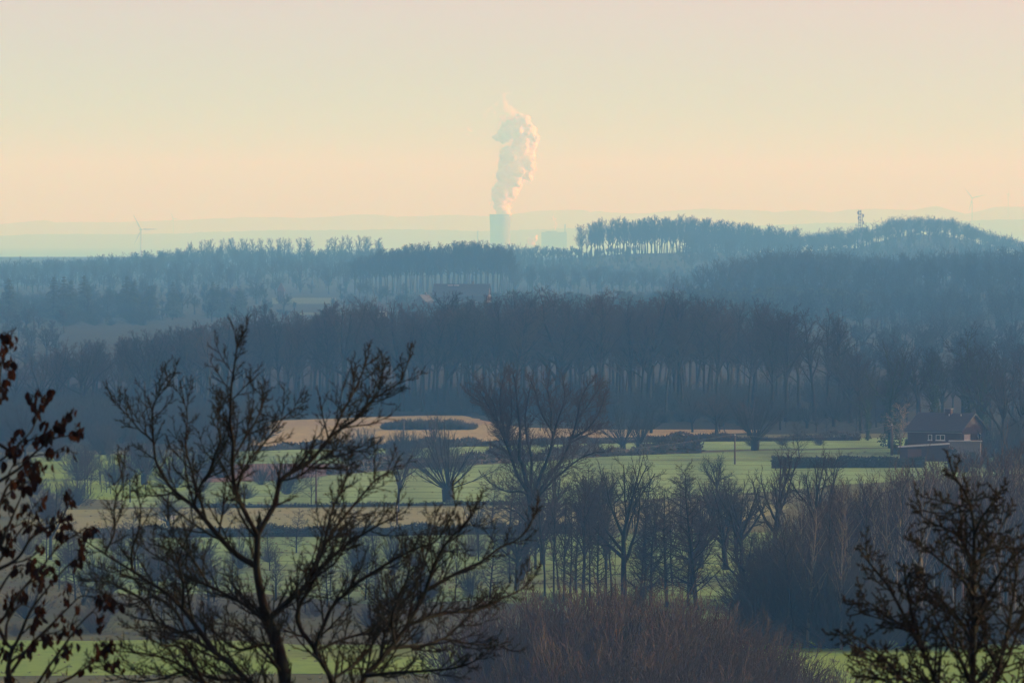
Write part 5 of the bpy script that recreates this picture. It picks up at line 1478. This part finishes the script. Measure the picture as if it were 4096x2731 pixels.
# --- dry leaved branches in front at left
def lf(*p): return [((a / 2.138) / 4 * KD, (1300 + b / 2.138) / 4 * KD) for a, b in p]
def lg(*p): return [((a / 2.138) / 4 * KD, (1998 + b / 2.138) / 4 * KD) for a, b in p]
LT = [
    ([(-420, 2300), (-200, 1700), (-120, 1500), (-60, 1330), (0, 1250)], 12, 5, 0, 0, .6),
    (lf((-60, 1270), (60, 1110), (180, 990), (260, 910), (310, 800), (350, 700)), 4, 1.4, 0, .3, 1),
    (lf((0, 1340), (150, 1230), (260, 1120), (400, 1000), (470, 920), (520, 850), (550, 800)), 4, 1.3, 0, -.3, 1),
    (lf((400, 1000), (480, 960), (580, 945), (630, 930)), 2.2, 1.2, 0, -.2, .6),
    (lf((-120, 900), (-20, 640), (0, 420), (15, 300), (40, 200), (50, 130)), 4, 1.3, 0, .4, 1),
    (lf((-20, 560), (40, 490), (75, 430)), 2.5, 1.2, .1, 0, 1),
    (lf((-80, 1560), (60, 1380), (160, 1300), (240, 1280), (300, 1240)), 4, 1.3, 0, .5, 1),
    (lg((-100, 420), (60, 240), (120, 100), (180, -40), (190, -140)), 4, 1.4, 0, .3, 1),
    (lg((-60, 760), (120, 520), (260, 330), (400, 240), (520, 160), (570, 60)), 5, 1.3, 0, -.4, 1),
    (lg((-40, 1060), (160, 800), (330, 600), (480, 420), (600, 320), (680, 270)), 5, 1.3, 0, .4, 1),
    (lg((100, 1260), (250, 960), (400, 760), (520, 620), (600, 540), (640, 500)), 5, 1.3, 0, -.2, 1),
    (lg((60, 1500), (250, 1250), (420, 1080), (600, 900), (700, 820), (840, 850)), 5, 1.3, 0, .2, 1),
    (lg((200, 1700), (430, 1400), (560, 1220), (680, 1060), (790, 960), (830, 1000)), 5, 1.3, 0, -.5, 1),
    (lg((-60, 600), (60, 420), (180, 250), (280, 180), (300, 140)), 4, 1.2, 0, .1, 1),
    (lg((-80, 900), (40, 690), (160, 560), (250, 580)), 4, 1.2, 0, -.4, 1),
    (lg((-40, 1300), (60, 1040), (170, 900), (260, 920)), 4, 1.2, 0, .3, 1),
    (lg((300, 1760), (520, 1560), (660, 1480), (800, 1380), (850, 1310)), 5, 1.3, 0, .2, 1),
    (lg((-60, 1640), (80, 1400), (200, 1300), (330, 1170), (440, 1140)), 4, 1.3, 0, -.2, 1),
]
LSP = [None, dict(n=0, t0=0, t1=1, ang=34, ratio=.36, steps=5, wob=.10, up=.05, rr=.007, rmin=.004, shape=.5, angv=10, taper=.5),
       L(4, .2, 1, 38, .45, 3, .12, .05, .7, .0032, .3, 12, .6), L(2, .2, 1, 38, .4, 2, .1, .03, .8, .003, .3)]
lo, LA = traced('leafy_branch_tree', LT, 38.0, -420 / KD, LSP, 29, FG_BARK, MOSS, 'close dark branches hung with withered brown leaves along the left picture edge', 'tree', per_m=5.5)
# withered leaves, hanging
m = bpy.data.materials.new('withered_leaf'); m.use_nodes = True
nt = m.node_tree; nt.nodes.clear()
out = nt.nodes.new('ShaderNodeOutputMaterial'); df = nt.nodes.new('ShaderNodeBsdfDiffuse'); tr = nt.nodes.new('ShaderNodeBsdfTranslucent'); mx = nt.nodes.new('ShaderNodeMixShader')
df.inputs[0].default_value = (0.0035, 0.0022, 0.002, 1); tr.inputs[0].default_value = (0.06, 0.026, 0.013, 1); mx.inputs[0].default_value = .22
nt.links.new(df.outputs[0], mx.inputs[1]); nt.links.new(tr.outputs[0], mx.inputs[2]); nt.links.new(mx.outputs[0], out.inputs[0])
Rl = random.Random(41)
LV, LQ = [], []
tips = [a for a in LA if a[8] >= 1]
org = lo.location
PXL = []
def leaf(c, size):
    """a curled, drooping leaf of 2 x 4 quads"""
    ax = Vector((Rl.gauss(0, .35), Rl.gauss(0, .35), -1)).normalized()
    sd = ax.cross(Vector((Rl.gauss(0, 1), Rl.gauss(0, 1), .2))).normalized(); nm = ax.cross(sd)
    b = len(LV); curl = Rl.uniform(.2, .8)
    for j, (t, w) in enumerate(((0, .08), (.25, .75), (.5, 1.0), (.78, .72), (1, .05))):
        for s in (-1, 0, 1):
            p = Vector(c) + ax * (t * size) + sd * (s * w * size * .30) + nm * (abs(s) * w * size * .30 * curl + .25 * size * t * t * (curl - .5))
            LV.append(tuple(p))
    for j in range(4):
        for s in (0, 1):
            a = b + j * 3 + s; LQ.append((a, a + 1, a + 4, a + 3))
for a in tips:
    if Rl.random() < (.24 if a[8] >= 2 else .16):
        wx, wy, wz = a[3] + org.x, a[4] + org.y, a[5] + org.z
        px = 512 + wx * F / wy; py = HOR + (EYE - wz) * F / wy
        if px < -30 or py > 700: continue
        for q in range(Rl.choice((1, 1, 1, 2))):
            leaf((a[3] + Rl.gauss(0, .012), a[4] + Rl.gauss(0, .02), a[5] + Rl.gauss(0, .012)), Rl.uniform(.04, .075))
for pts in ([(350, 760), (330, 820), (550, 850), (620, 970), (440, 1000), (330, 1040), (130, 970), (110, 1140), (240, 1180), (180, 950), (370, 900), (420, 880), (420, 1090), (180, 1300), (300, 1320), (110, 1390), (200, 1440), (20, 1220), (45, 250), (10, 270), (50, 150), (40, 530), (75, 450)],):
    for X_, Y_ in lf(*pts):
        p = at(X_ / KD, Y_ / KD, 38 + Rl.uniform(-.2, .2)) - org
        for q in range(2): leaf((p.x + Rl.gauss(0, .01), p.y + Rl.gauss(0, .02), p.z + .05 + Rl.gauss(0, .01)), Rl.uniform(.06, .095))
lm = quads_mesh('leaves', np.array(LV), np.array(LQ), True)
link('leaves', lm, m, lo)
# a few leaves left on the dark tree
